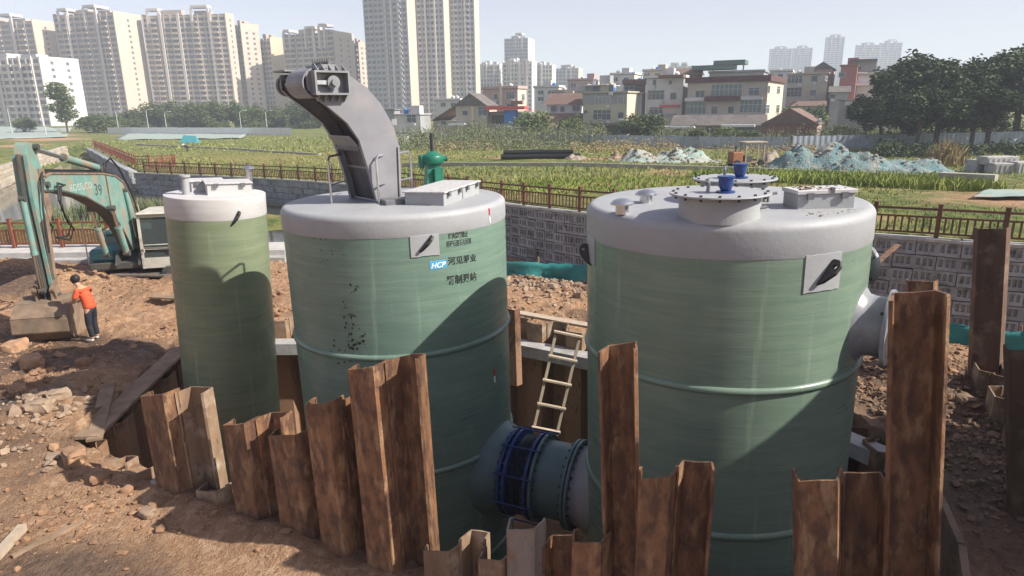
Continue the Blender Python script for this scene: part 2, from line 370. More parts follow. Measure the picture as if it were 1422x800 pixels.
# ---------------------------------------------------------------- retaining walls of stacked blocks
def block_mesh(w, h, slots):
    """concrete block, front at y=0 facing -y, with finger-shaped recesses"""
    m = MB(); e = .03; d = .07
    if not slots:
        m.box((.012,0,.012),(w-.012,.3,h-.012),bev=.025); return m.mesh('block')
    xs = [.012]; rec = []
    pos = sorted(random.sample([.11,.24,.37,.61,.74,.87],random.choice((4,5,6,6)))); pos = [p+random.uniform(-.012,.012) for p in pos]
    for p in pos: rec.append((p*w-.055, p*w+.055))
    for a,b in rec: xs += [a,b]
    xs.append(w-.012); z0,z1,z2,z3 = .015,h*.30,h*.80,h-.015
    m.box((xs[0],0,z0),(xs[-1],.3,z1)); m.box((xs[0],0.003,z2),(xs[-1],.3,z3))
    for i in range(0,len(xs)-1,2): m.box((xs[i],.006,z1),(xs[i+1],.3,z2))
    m.box((xs[0]+.005,d,z1+.002),(xs[-1]-.005,.3,z2-.002))
    return m.mesh('block')
def block_wall(name, label, pts, bw, bh, rows, topf, mt, slots, cat='retaining wall', dark='concrete'):
    root = empty(name, (pts[0].x,pts[0].y,0), 0, label, cat)
    ms = [block_mesh(bw,bh,slots) for _ in range(4 if slots else 1)]
    for me in ms: me.materials.append(MT[mt])
    bk = MB(); n = 0
    for r in range(rows):
        for i in range(len(pts)-1):
            a = pts[i].copy(); b = pts[i+1].copy()
            if r % 2: c = pts[min(i+2,len(pts)-1)]; a = (a+b)/2; b = (b+c)/2 if i+2 < len(pts) else b+(b-pts[i])/2
            d = b-a; d.z = 0
            if d.length < bw*.6: continue
            ang = math.atan2(d.y,d.x); z = topf(a.x)-(r+1)*bh
            o = bpy.data.objects.new('block', random.choice(ms)); COL.objects.link(o); o.parent = root
            nrm = Vector((-math.sin(ang),math.cos(ang),0)); off = random.uniform(-.03,.03)
            o.location = Vector((a.x,a.y,z))+nrm*off-root.location; o.rotation_euler = (random.uniform(-.02,.02),random.uniform(-.012,.012),ang+random.uniform(-.012,.012)); n += 1
            o.scale = (d.length/bw,1,1)
    for i in range(len(pts)-1):
        a = pts[i]; b = pts[i+1]; d = (b-a); d.z = 0; nn = Vector((-d.y,d.x,0)).normalized()*.27; t = topf(a.x)-.03; bt = t-rows*bh
        bk.add([a+nn-root.location+Vector((0,0,bt)),b+nn-root.location+Vector((0,0,bt)),b+nn*3-root.location+Vector((0,0,bt)),a+nn*3-root.location+Vector((0,0,bt)),
                a+nn-root.location+Vector((0,0,t)),b+nn-root.location+Vector((0,0,t)),b+nn*3-root.location+Vector((0,0,t)),a+nn*3-root.location+Vector((0,0,t))],
               [(0,3,2,1),(4,5,6,7),(0,1,5,4),(1,2,6,5),(2,3,7,6),(3,0,4,7)])
    bk.build('backing', dark, root)
    return root
WS = smoothpath([(p[0],p[1]) for p in WALL[1:]], .02)
W1 = resample(WS, 1.32)
tf = lambda x: float(walltop(x))
# the long wall, from its far corner past the tanks to the right; only courses in view
left_w = [p for p in W1 if p.x < -4.0]; right_w = [p for p in W1 if -1.5 < p.x < 24]
block_wall('retaining_wall','grey slotted block wall below the brown fence behind the big tanks', right_w, 1.32, .5, 6, tf, 'block_grey', True)
block_wall('retaining_wall','dark grey block wall across the pond behind the small tank', left_w, 1.32, .5, 6, tf, 'block_grey', False)
W2 = resample([Vector((-74,118,0)),Vector((-37.6,66.6,0))], 3.0)
block_wall('retaining_wall','far grey wall running back under the red fence left of the pond', W2, 3.0, .6, 5, tf, 'block_grey', False)
W3 = resample([Vector(p+(0,)) for p in BANKL[:3]], 1.9)
block_wall('stone_embankment','tan stone block bank on the left side of the pond', W3, 1.9, .42, 6, lambda x: .22, 'block_tan', False, 'embankment')
# coping on the long wall
cp = MB()
for a,b in zip(W1[:-1],W1[1:]):
    d = (b-a).normalized(); nn = Vector((-d.y,d.x,0)); z = tf(a.x)
    cp.bar(a+nn*.2+Vector((0,0,z+.045)), b+nn*.2+Vector((0,0,tf(b.x)+.045)), .5, .1)
tag(cp.build('wall_coping','concrete'), 'pale concrete coping along the top of the grey block wall','coping')
# ---------------------------------------------------------------- rail fences
def fence(label, pts, h, mt, span, bal=.13, individual=True, post=.14):
    root = empty('railing_fence', pts[0], 0, label, 'fence'); o0 = Vector(pts[0])
    P = pts; pm = MB().box((-post/2,-post/2,-.15),(post/2,post/2,h),bev=.012).box((-post/2-.012,-post/2-.012,h),(post/2+.012,post/2+.012,h+.03),bev=.01).mesh('post'); pm.materials.append(MT[mt])
    bm_ = MB().box((-.03,-.02,h*.14),(.03,.02,h*.62)).mesh('baluster'); bm_.materials.append(MT[mt])
    rows = MB()
    for i,p in enumerate(P):
        o = bpy.data.objects.new('post', pm); COL.objects.link(o); o.parent = root; o.location = p-o0
        a = P[min(i+1,len(P)-1)]-P[max(i-1,0)]; o.rotation_euler = (random.uniform(-.012,.012),random.uniform(-.012,.012),math.atan2(a.y,a.x))
    cnt = 0
    for a,b in zip(P[:-1],P[1:]):
        d = b-a; L = d.length; ang = math.atan2(d.y,d.x); r = MB()
        for z,t in ((h*.86,.08),(h*.62,.065),(h*.14,.065)):
            q = MB(); q.bar(a-o0+Vector((0,0,z)), b-o0+Vector((0,0,z)), .05, t); q.build('rail', mt, root)
        n = max(2,int(L/bal))
        for k in range(1,n):
            p = a+d*(k/n)-o0
            if individual and cnt < 290:
                o = bpy.data.objects.new('baluster', bm_); COL.objects.link(o); o.parent = root; o.location = p; o.rotation_euler = (0,0,ang); cnt += 1
            else: rows.box((p.x-.03,p.y-.02,p.z+h*.14),(p.x+.03,p.y+.02,p.z+h*.62))
    if rows.v: tag(rows.build('baluster_rows', mt, root), kind='stuff')
    return root
def on_wall(lo, hi, span, off):
    S = [p for p in WS if lo <= p.x <= hi]; out = []
    for p in resample(S, span):
        i = min(range(len(WS)), key=lambda k: (WS[k]-p).length_squared); d = (WS[min(i+1,len(WS)-1)]-WS[max(i-1,0)]).normalized()
        q = p+Vector((-d.y,d.x,0))*off; q.z = tf(q.x)+.08; out.append(q)
    return out
WS = WS[::8]
fence('brown rail fence on top of the grey wall right of the large tank', on_wall(11.2,23,1.95,.28), 1.15, 'fence_brown', 1.95, .2)
fence('brown rail fence on the wall between the two large tanks', on_wall(-1.9,11.0,1.95,.28), 1.15, 'fence_brown', 1.95, .2)
fence('brown rail fence on the far wall behind the small tank', on_wall(-36.2,-2.2,2.2,.3), 1.2, 'fence_brown', 2.2, .22, False)
fpts = [Vector((p.x-.5,p.y+.6,.02)) for p in resample([Vector((-72,117.5,0)),Vector((-40.6,73.5,0)),Vector((-36.6,75.5,0)),Vector((-37,68.2,0))], 2.4)]
fence('far red rail fence zigzagging along the field corner', fpts, 1.25, 'fence_red', 2.4, .3, False)
fence('red brown rail fence along the path behind the excavator', [Vector((x,27.45,.35)) for x in np.arange(-29.0,-8.9,2.02)], 1.22, 'fence_red', 2.02, .125)
fence('distant reddish rail fence at the left edge beyond the pond', [Vector((x,70+(-x-54)*.9,.25)) for x in np.arange(-74,-53,2.4)], 1.2, 'fence_red', 2.4, .3, False)
# ---------------------------------------------------------------- tanks
def frp(name, c, c2, c3):
    m = mat(name, c, rough=.34, spec=.5); N = m.node_tree.nodes; L = m.node_tree.links; b = N['Principled BSDF']
    tc = N.new('ShaderNodeTexCoord')
    def noise(sc, det=4, ro=.6):
        mp = N.new('ShaderNodeMapping'); mp.inputs['Scale'].default_value = sc; L.new(tc.outputs['Object'], mp.inputs[0])
        n = N.new('ShaderNodeTexNoise'); n.inputs['Scale'].default_value = 1; n.inputs['Detail'].default_value = det; n.inputs['Roughness'].default_value = ro; L.new(mp.outputs[0], n.inputs['Vector']); return n.outputs['Fac']
    def mr(s_, a_, z_, c_=0, d_=1):
        r_ = N.new('ShaderNodeMapRange'); r_.inputs[1].default_value = a_; r_.inputs[2].default_value = z_; r_.inputs[3].default_value = c_; r_.inputs[4].default_value = d_; L.new(s_, r_.inputs[0]); return r_.outputs[0]
    def mix(f_, a_, z_):
        x = N.new('ShaderNodeMix'); x.data_type = 'RGBA'; L.new(f_, x.inputs[0])
        for i,q in ((6,a_),(7,z_)):
            if isinstance(q,tuple): x.inputs[i].default_value = (*q,1)
            else: L.new(q, x.inputs[i])
        return x.outputs[2]
    wind = noise((1.1,1.1,75),3)                                    # fine filament winding
    col = mix(mr(wind,.3,.7), c, c2)
    col = mix(mr(noise((.9,.9,11),4),.42,.72,0,.55), col, c3)       # broader resin bands
    col = mix(mr(noise((.45,.45,.5),4),.45,.75,0,.6), col, tuple(q*.72 for q in c2))
    col = mix(mr(noise((7,7,.35),4),.60,.72,0,.4), col, tuple(min(1,q*1.35) for q in c3))   # runs
    col = mix(mr(noise((22,22,18),3),.68,.74,0,.5), col, (.32,.31,.25))                      # dust flecks
    L.new(col, b.inputs['Base Color']); L.new(mr(noise((.9,.9,9),4),.35,.7,.26,.5), b.inputs['Roughness'])
    bp = N.new('ShaderNodeBump'); bp.inputs['Strength'].default_value = .16; bp.inputs['Distance'].default_value = .012
    ad = N.new('ShaderNodeMath'); L.new(noise((2.2,2.2,60),4), ad.inputs[0]); L.new(noise((2.5,2.5,3),3), ad.inputs[1]); L.new(ad.outputs[0], bp.inputs['Height']); L.new(bp.outputs[0], b.inputs['Normal'])
frp('frp_green', (.19,.265,.195),(.14,.205,.155),(.25,.315,.23))
frp('frp_green_b', (.165,.25,.195),(.12,.19,.15),(.225,.305,.235))
frp('frp_olive', (.20,.24,.145),(.15,.185,.115),(.26,.295,.185))
mat('gel_grey', (.355,.36,.36),(.315,.32,.325), sc=1.3, rough=.55, bump=.3, bsc=16, c3=(.30,.28,.245), sc3=2.0, t3=(.58,.80), bdist=.012)
mat('gel_white', (.54,.525,.51),(.47,.455,.44), sc=1.6, st=(1,1,6), rough=.5, bump=.12, bsc=6, bdist=.01)
mat('steel_grey', (.255,.255,.265),(.20,.20,.21), sc=3, rough=.5, metal=0, bump=.08, bsc=20, c3=(.22,.2,.18), sc3=2.5, t3=(.62,.72))
mat('steel_dark', (.16,.16,.17),(.11,.11,.115), sc=4, rough=.55, bump=.1, bsc=20)
mat('stainless', (.62,.62,.63),(.5,.5,.52), sc=5, rough=.28, metal=.9)
mat('lug', (.06,.06,.055),(.035,.035,.033), sc=9, rough=.6, bump=.2, bsc=40)
mat('bolt', (.05,.05,.055), rough=.5, metal=.3)
mat('blue_paint', (.02,.06,.22),(.012,.035,.14), sc=6, rough=.4, spec=.5)
mat('actuator_green', (.015,.17,.10),(.01,.12,.075), sc=5, rough=.4, spec=.5)
mat('pipe_coat', (.115,.19,.185),(.085,.145,.145), sc=2.5, rough=.42, bump=.06, bsc=12)
mat('rubber_black', (.02,.02,.02), rough=.6)
mat('black_ink', (.015,.017,.016), rough=.6)
mat('blue_ink', (.06,.30,.55),(.08,.36,.6), sc=20, rough=.5)
mat('white_ink', (.8,.82,.82), rough=.5)
mat('red_mark', (.55,.03,.035), rough=.5)
mat('checker', (.55,.53,.51),(.42,.41,.40), sc=14, rough=.55, bump=.5, bsc=30)
mat('splash', (.02,.025,.018), rough=.5)
TANKS = {}
def tank(key, label, cx, cy, r, top, tilt, shellm, capm, caph, shoulder, bands, base=-4.55):
    H = top-base
    root = empty('pump_tank', (cx-math.sin(tilt)*H, cy, base), 0, label, 'tank'); root.rotation_euler = (0,tilt,0)
    TANKS[key] = dict(o=root, c=Vector((cx,cy,0)), r=r, top=top, H=H, base=base)
    MB().lathe([(0.01,0),(r,0),(r,H-caph),(r-.02,H-caph+.01)],128).build('shell', shellm, root, 40)
    pr = [(r+.002,H-caph-.014),(r+.007,H-caph),(r+.007,H-shoulder)]
    for i in range(1,9):
        a = i/8*math.pi/2; pr.append((r+.007-shoulder*(1-math.cos(a)), H-shoulder*(1-math.sin(a))))
    pr += [(r*.6,H+.012),(.02,H+.02)]
    MB().lathe(pr,128).build('cap', capm, root, 40)
    for z in bands:
        q = [(r-.01,z-base-.055),(r+.028,z-base-.04),(r+.042,z-base),(r+.028,z-base+.04),(r-.01,z-base+.055)]
        MB().lathe(q,128).build('band', shellm, root, 50)
    return root
def TS(key, px, py, extra=0):
    """point of the photo on a tank's upright face -> (angle, local height)"""
    t = TANKS[key]; v = ray(px,py); ox = -t['c'].x; oy = -t['c'].y; a = v.x*v.x+v.y*v.y; b = 2*(ox*v.x+oy*v.y); c = ox*ox+oy*oy-(t['r']+extra)**2
    q = (-b-math.sqrt(max(b*b-4*a*c,0)))/(2*a); p = C0+v*q
    return math.atan2(p.y-t['c'].y,p.x-t['c'].x), p.z-t['base']
def TP(key, px, py):
    """point of the photo on a tank's flat top -> local xyz"""
    t = TANKS[key]; p = PZ(px,py,t['top']); return Vector((p.x-t['c'].x, p.y-t['c'].y, t['H']))
def cylp(a, r, z): return Vector((r*math.cos(a), r*math.sin(a), z))
def patch(key, name, a0, a1, z0, z1, mt, th=.012, n=10, wob=0):
    r = TANKS[key]['r']; v = []; f = []
    for i in range(n+1):
        a = a0+(a1-a0)*i/n; w0 = random.uniform(-wob,wob); w1 = random.uniform(-wob,wob)
        v += [cylp(a,r-.004,z0+w0),cylp(a,r+th,z0+w0+.006),cylp(a,r+th,z1+w1-.006),cylp(a,r-.004,z1+w1)]
    for i in range(n):
        for k in range(3): f.append((i*4+k,(i+1)*4+k,(i+1)*4+k+1,i*4+k+1))
    f += [(0,1,2,3),(n*4+3,n*4+2,n*4+1,n*4)]
    return MB().add(v,f).build(name, mt, TANKS[key]['o'], 40)
def lug(key, a, z, size, lean, patchm='gel_grey', pw=None):
    """padeye: a thick rounded plate with a hole, standing off the shell"""
    t = TANKS[key]; root = t['o']; s = size
    bm = bmesh.new(); outer = [(0,-.55),(.25,-.35),(.5,.05),(.52,.35),(.36,.55),(.12,.55),(0,.42)]; n = len(outer)
    hole = [(.33+.09*math.cos(q*math.pi/4), .28+.09*math.sin(q*math.pi/4)) for q in range(8)]
    m = MB(); th = .11
    for zz in (-th/2,th/2):
        vo = [m.v.append((x*s,y*s,zz*s)) for x,y in outer]; vh = [m.v.append((x*s,y*s,zz*s)) for x,y in hole]
    N = n+8
    # ring faces between outer outline and hole (fan by nearest)
    for base,rev in ((0,True),(N,False)):
        oi = list(range(base,base+n)); hi = list(range(base+n,base+N))
        near = [min(range(8),key=lambda k:(hole[k][0]-x)**2+(hole[k][1]-y)**2) for x,y in outer]
        for i in range(n):
            j = (i+1)%n; k0 = near[i]; k1 = near[j]; seq = [hi[k0]]; k = k0
            d = (k1-k0)%8; step = 1 if d <= 4 else -1
            while k != k1: k = (k+step)%8; seq.append(hi[k])
            face = [oi[i],oi[j]]+seq[::-1]; m.f.append(tuple(face if not rev else face[::-1]))
    for i in range(n): j = (i+1)%n; m.f.append((i,j,N+j,N+i))
    for i in range(8): j = (i+1)%8; m.f.append((n+j,n+i,N+n+i,N+n+j))
    M = Matrix.Translation(cylp(a,t['r']-.01,z)) @ Matrix.Rotation(a,4,'Z') @ Matrix.Rotation(lean,4,'X') @ Matrix.Rotation(R(90),4,'X')
    m.v = [tuple(M @ Vector(q)) for q in m.v]
    return m.build('lifting_lug','lug',root)
def wrap_text(key, name, txt, pxl, pxr, hgt, mt, off=.004, shear=0, extr=.0015, bold=0.0):
    cu = bpy.data.curves.new('txt','FONT'); cu.body = txt; cu.extrude = 0; cu.offset = bold; cu.shear = shear
    ob = bpy.data.objects.new('txt',cu); COL.objects.link(ob); dg = bpy.context.evaluated_depsgraph_get(); dg.update()
    me = bpy.data.meshes.new_from_object(ob.evaluated_get(dg)); bpy.data.objects.remove(ob); bpy.data.curves.remove(cu)
    co = np.array([v.co[:] for v in me.vertices]); mn = co.min(0); mx = co.max(0)
    a0,z0 = TS(key,*pxl); a1,z1 = TS(key,*pxr); r = TANKS[key]['r']+off
    bm = bmesh.new(); bm.from_mesh(me); ext = bmesh.ops.solidify
    for v in bm.verts:
        u = (v.co.x-mn[0])/(mx[0]-mn[0]); w_ = (v.co.y-mn[1])/(mx[1]-mn[1])-.5
        v.co = cylp(a0+(a1-a0)*u, r, z0+(z1-z0)*u+w_*hgt)
    bm.to_mesh(me); bm.free()
    return fin(name, me, mt, TANKS[key]['o'])
t1 = tank('s','slim olive green tank with a white collar, leftmost of the three tanks', -6.14,13.82,.972,4.17,R(2.3),'frp_olive','gel_white',.42,.02,[])
t2 = tank('m','large green tank with black Chinese lettering and a curved screen machine on top', -2.01,11.52,1.9,4.3,R(-.8),'frp_green_b','gel_grey',.33,.10,[2.08,.02,-2.0])
t3 = tank('b','widest green tank in front with two round lidded hatches on top', 2.98,9.29,1.9,4.52,R(-1.2),'frp_green','gel_grey',.42,.12,[2.45,.42,-1.7])
# --- small tank: hatches, vents, lug
def hatch_box(parent, c, sx, sy, h, rz, body, lidm, name='hatch', lid=.03, over=.03, hinges=True):
    M = Matrix.Translation(c) @ Matrix.Rotation(rz,4,'Z')
    b = MB().box((-sx/2,-sy/2,-.03),(sx/2,sy/2,h),M,bev=.008).build(name, body, parent)
    l = MB().box((-sx/2-over,-sy/2-over,h+.002),(sx/2+over,sy/2+over,h+lid),M,bev=.006); l.build('lid', lidm, b)
    if hinges:
        for k in (-.3,.3): MB().box((sx*k-.04,-sy/2-over-.02,h-.06),(sx*k+.04,-sy/2-over+.004,h+.02),M).build('hinge','steel_dark',b)
    return b
H1 = TANKS['s']['H']
hatch_box(t1, Vector((.26,.02,H1)), .84,.66,.23, R(28), 'gel_white','checker')
hatch_box(t1, Vector((-.34,.38,H1)), .62,.54,.21, R(28), 'gel_white','gel_white')
b_ = MB().cyl((-.42,-.38,H1-.02),(-.42,-.38,H1+.36),.075,20).cyl((-.42,-.38,H1+.36),(-.42,-.38,H1+.40),.105,20).build('vent_pipe','gel_grey',t1,40)
MB().cyl((.50,.60,H1-.02),(.50,.60,H1+.48),.06,16).lathe([(.02,.06),(.08,.05),(.125,.0),(.02,-.01)],20,Matrix.Translation((.50,.60,H1+.47))).build('vent_cap','stainless',t1,40)
lug('s', TS('s',327,301)[0], TS('s',327,301)[1], .3, R(-30))
# --- middle tank
H2 = TANKS['m']['H']; r2 = 1.9
aa,zz = TS('m',568,318); ab,_ = TS('m',608,318); patch('m','lug_patch',aa,ab,TS('m',590,357)[1],H2-.32,'gel_grey',.014,8,.006)
lug('m', TS('m',590,340)[0], TS('m',590,340)[1], .30, R(-40))
wrap_text('m','lettering','使用粘土和细沙回填',(615,321),(654,315),.105,'black_ink',bold=.012)
wrap_text('m','lettering','罐体周围禁止',(622,330),(649,326),.10,'black_ink',bold=.014)
wrap_text('m','lettering','用碎石建石毛回填',(619,340.5),(653.5,335.5),.10,'black_ink',bold=.006)
wrap_text('m','lettering','河见泵业',(621,364),(660,359),.125,'black_ink',bold=.02)
wrap_text('m','lettering','预制泵站',(619,391),(660,385),.15,'black_ink',bold=.025)
aa,zz = TS('m',596,371); ab,zb = TS('m',619,367)
q = patch('m','logo_plate',aa,ab,(zz+zb)/2-.062,(zz+zb)/2+.072,'blue_ink',.003,6)
wrap_text('m','logo_lettering','HCP',(597.5,370.3),(618,367.6),.085,'white_ink',off=.006,shear=.3,bold=.02).parent = t2
for px,py0,py1,mt_ in ((678.5,291,301,'red_mark'),(678.8,303,312,'white_ink'),(683,514,523,'red_mark'),(683,524,533,'white_ink')):
    a,z1 = TS('m',px,py0); _,z0 = TS('m',px,py1); patch('m','level_mark',a-.006,a+.006,z0,z1,mt_,.018,2)
sp = MB()
def splash(px, py, s):
    a,z = TS('m',px,py); n = 7
    v = [cylp(a,r2+.003,z)]+[cylp(a+s*random.uniform(.4,1.1)*math.cos(k*2*math.pi/n)/r2, r2+.003, z+s*random.uniform(.4,1.3)*math.sin(k*2*math.pi/n)) for k in range(n)]
    sp.add(v,[(0,1+k,1+(k+1)%n) for k in range(n)])
for k in range(34): splash(random.gauss(486,10),random.gauss(474,12),random.uniform(.006,.04))
for k in range(26): splash(random.gauss(484,6),random.uniform(395,470),random.uniform(.005,.028))
for k in range(26): splash(random.gauss(458,16),random.uniform(310,365),random.uniform(.004,.02))
for k in range(22): splash(random.gauss(483,14),random.gauss(315,4),random.uniform(.006,.028))
for k in range(14): splash(random.gauss(468,14),random.uniform(485,505),random.uniform(.006,.03))
tag(sp.build('resin_splashes','splash',t2), kind='stuff')
# checker-plate hatches on the middle tank
hA = TP('m',570,284); hB = TP('m',618,288); hC = TP('m',683,264)
ang2 = math.atan2(hC.y-hB.y,hC.x-hB.x); u = Vector((math.cos(ang2),math.sin(ang2),0)); vv = Vector((-u.y,u.x,0))
hatch_box(t2, hB+u*.42+vv*.36, .80,.68,.2, ang2, 'gel_grey','checker')
hatch_box(t2, hB+u*1.26+vv*.36, .80,.68,.2, ang2, 'gel_grey','checker')
for p_,q_ in (((527,284),(573,272)),((461,283),(500,268))):
    a = TP('m',*p_); b = TP('m',*q_); hh = .78
    MB().tube([a,a+Vector((0,0,hh-.06)),a+Vector((0,0,hh))+(b-a)*.05,b+Vector((0,0,hh))-(b-a)*.05,b+Vector((0,0,hh-.06)),b],.02,8).tube([a+Vector((0,0,.32)),b+Vector((0,0,.32))],.015,8).build('handrail','stainless',t2,40)
# small grating frame beside the screen machine
g0 = TP('m',556,283); gr = MB()
M = Matrix.Translation(g0) @ Matrix.Rotation(R(25),4,'Z')
gr.box((-.3,-.2,.0),(.3,.2,.09),M,bev=.01); gr.build('grating_kerb','steel_dark',t2)
# --- front tank
H3 = TANKS['b']['H']
def round_hatch(c, r, h):
    b = MB().lathe([(r,-.03),(r,h),(r-.02,h)],64,Matrix.Translation(c)).build('hatch_neck','gel_grey',t3,40)
    MB().lathe([(.01,h+.004),(r+.11,h+.004),(r+.115,h+.012),(r+.11,h+.026),(.01,h+.03)],64,Matrix.Translation(c)).build('lid','gel_grey',b,40)
    for k in range(16):
        a = k*math.pi/8+.1; p = c+Vector(((r+.065)*math.cos(a),(r+.065)*math.sin(a),h))
        MB().cyl(p+Vector((0,0,.024)),p+Vector((0,0,.045)),.018,6).cyl(p-Vector((0,0,.03)),p+Vector((0,0,.005)),.016,6).build('bolt','bolt',b)
    n = c+Vector((.03,-.12,h+.03))
    MB().lathe([(.11,0),(.11,.018),(.055,.02),(.075,.06),(.085,.13),(.085,.17),(.1,.172),(.1,.195),(.01,.195)],24,Matrix.Translation(n)).build('blue_nipple','blue_paint',b,40)
    e = c+Vector((-.14,.0,h+.03)); MB().prism([(-.06,0),(.06,0),(.045,.12),(.02,.16),(-.02,.16),(-.045,.12)],Matrix.Translation(e)@Matrix.Rotation(R(60),4,'Z')@Matrix.Rotation(R(90),4,'X'),-.01,.01).build('lid_eye','steel_grey',b)
    return b
round_hatch(TP('b',998,299), .475,.27)
round_hatch(TP('b',1020,279)+Vector((.0,.05,0)), .45,.29)
for px,py in ((864,293),(897,280)):
    c = TP('b',px,py); MB().cyl(c,c+Vector((0,0,.15)),.085,20).lathe([(.085,.11),(.15,.12),(.15,.135),(.11,.175),(.05,.195),(.01,.2)],28,Matrix.Translation(c)).build('mushroom_vent','stainless',t3,35)
for px,py in ((1050,303),(1066,283)):
    c = TP('b',px,py); MB().tube([c,c+Vector((0,0,.12)),c+Vector((.12,.02,.13))],.02,8).build('hook','steel_dark',t3)
hc = TP('b',1141,291)
hb = hatch_box(t3, hc+Vector((0,.12,0)), .72,.42,.19, R(2), 'gel_grey','gel_white',lid=.05,over=.02)
MB().box((.05,-.02,0),(.09,.03,.07),Matrix.Translation(hc+Vector((0,-.1,.2)))).build('latch','steel_dark',hb)
aa,z1 = TS('b',1119,345); ab,_ = TS('b',1168,345); patch('b','lug_patch',aa,ab,TS('b',1146,405)[1],H3-.40,'gel_grey',.014,8,.006)
lug('b', TS('b',1143,380)[0], TS('b',1143,380)[1], .34, R(-38))
al,zl = TS('b',820,352); patch('b','lug_patch',al-.13,al+.09,zl-.1,H3-.38,'gel_grey',.014,8,.01)
lug('b', al-.05, zl, .3, R(30))
def nozzle(key, az, z, r, out, mt, flange=True, name='nozzle'):
    t = TANKS[key]; R0 = t['r']; inn = math.sqrt(max(R0*R0-r*r,0))-.05; M = Matrix.Rotation(az,4,'Z') @ Matrix.Translation((0,0,z)) @ Matrix.Rotation(R(90),4,'Y')
    L = R0+out
    m = MB().lathe([(r,inn),(r,L),(r-.03,L),(r-.03,L-.25),(.01,L-.25)],48,M); o = m.build(name, mt, t['o'],40)
    # laid-up collar following the shell
    v = []; f = []; n = 48
    for k in range(n):
        q = 2*math.pi*k/n
        for rr,lift in ((r*1.0,.12),(r*1.05,.05),(r*1.22,.008),(r*1.24,-.01)):
            y = rr*math.cos(q); zz_ = rr*math.sin(q); x = math.sqrt(R0*R0-y*y)+lift; v.append(Matrix.Rotation(az,4,'Z') @ Vector((x,y,z+zz_)))
    for k in range(n):
        for j in range(3): f.append((k*4+j,((k+1)%n)*4+j,((k+1)%n)*4+j+1,k*4+j+1))
    MB().add(v,f).build('weld_collar', mt, o, 50)
    if flange:
        MB().lathe([(r-.005,L-.05),(r+.1,L-.05),(r+.105,L-.02),(r+.1,L),(r-.03,L)],48,M).build('flange', mt, o, 40)
        for k in range(14):
            a = 2*math.pi*k/14; p0 = M @ Vector(((r+.055)*math.cos(a),(r+.055)*math.sin(a),L-.09)); p1 = M @ Vector(((r+.055)*math.cos(a),(r+.055)*math.sin(a),L-.05))
            if k % 3 == 0: MB().cyl(p0,p1,.02,6).build('bolt','bolt',o)
    return o
mat('nozzle_grey', (.27,.27,.28),(.205,.205,.215), sc=3, rough=.32, spec=.5, bump=.12, bsc=6, c3=(.38,.385,.40), sc3=1.8, t3=(.52,.66))
nozzle('b', R(-37), TS('b',1175,466)[1], .39, .33, 'nozzle_grey')
nozzle('b', R(8), TS('b',1205,404)[1], .2, .42, 'nozzle_grey')
# ---------------------------------------------------------------- connecting pipe with blue expansion joint
cA = TANKS['m']['c']; cB = TANKS['b']['c']; ax = (cB-cA).normalized(); zc = PY(742,664,10.35).z
p0 = cA+ax*(1.9-.12); L0 = (cB-cA).length-3.8+.24; az = math.atan2(ax.y,ax.x)
cp_ = empty('connecting_pipe', (p0.x,p0.y,zc), az, 'thick grey green pipe joint with blue bellows between the two large tanks', 'pipe')
RX = Matrix.Rotation(R(90),4,'Y')
def seg(prof, name, mt, par=cp_): return MB().lathe(prof,64,RX).build(name, mt, par, 40)
rp = .66
seg([(rp+.24,-.5),(rp+.20,.10),(rp+.12,.30),(rp+.02,.42),(rp-.05,.42)],'left_collar','pipe_coat')
xa,xb = .46,.98
bl = [(rp-.04,xa)]
for i in range(5):
    x = xa+(xb-xa)*(i+.5)/5; bl += [(rp-.06,x-.045),(rp+.0,x-.025),(rp+.03,x),(rp+.0,x+.025)]
mat('bellows_dark', (.014,.018,.03),(.02,.028,.05), sc=8, rough=.5)
seg(bl+[(rp-.04,xb)],'bellows','bellows_dark')
for x,mt_ in ((xa-.03,'blue_paint'),(xa+.07,'blue_paint'),(xb-.07,'blue_paint'),(xb+.03,'pipe_coat'),(L0-.34,'pipe_coat'),(L0-.27,'pipe_coat')):
    fl = seg([(rp-.03,x-.024),(rp+.11,x-.024),(rp+.115,x),(rp+.11,x+.024),(rp-.03,x+.024)],'flange',mt_)
    for k in range(28):
        a = 2*math.pi*k/28; sgn = 1 if x in (xb+.03,L0-.27) else -1
        q0 = Vector((x,(rp+.065)*math.cos(a),(rp+.065)*math.sin(a)))
        MB().cyl(q0+Vector((.024*sgn,0,0)),q0+Vector((.065*sgn,0,0)),.022,6).build('bolt','bolt',fl)
for k in range(10):
    a = 2*math.pi*k/10+.2; q = Vector((0,(rp+.15)*math.cos(a),(rp+.15)*math.sin(a)))
    MB().cyl(q+Vector((xa-.1,0,0)),q+Vector((xb+.1,0,0)),.014,8).build('tie_rod','blue_paint',cp_)
seg([(rp,xb),(rp,L0-.3)],'sleeve','pipe_coat')
seg([(rp,L0-.3),(rp+.02,L0-.12),(rp+.1,L0+.05),(rp+.1,L0+.6)],'right_collar','gel_grey')
# ---------------------------------------------------------------- curved bar-screen machine on the middle tank
mat('screen_grey', (.235,.23,.245),(.195,.19,.205), sc=2.2, rough=.45, bump=.05, bsc=12, c3=(.27,.255,.25), sc3=1.2, t3=(.58,.74))
mat('screen_inner', (.11,.105,.11),(.07,.065,.07), sc=3, rough=.6)
bp = PZ(545,279,4.32); th = R(50)
sm = empty('screen_machine', (bp.x,bp.y,4.30), 0, 'tall curved grey rake screen machine rising from the lettered tank', 'machine')
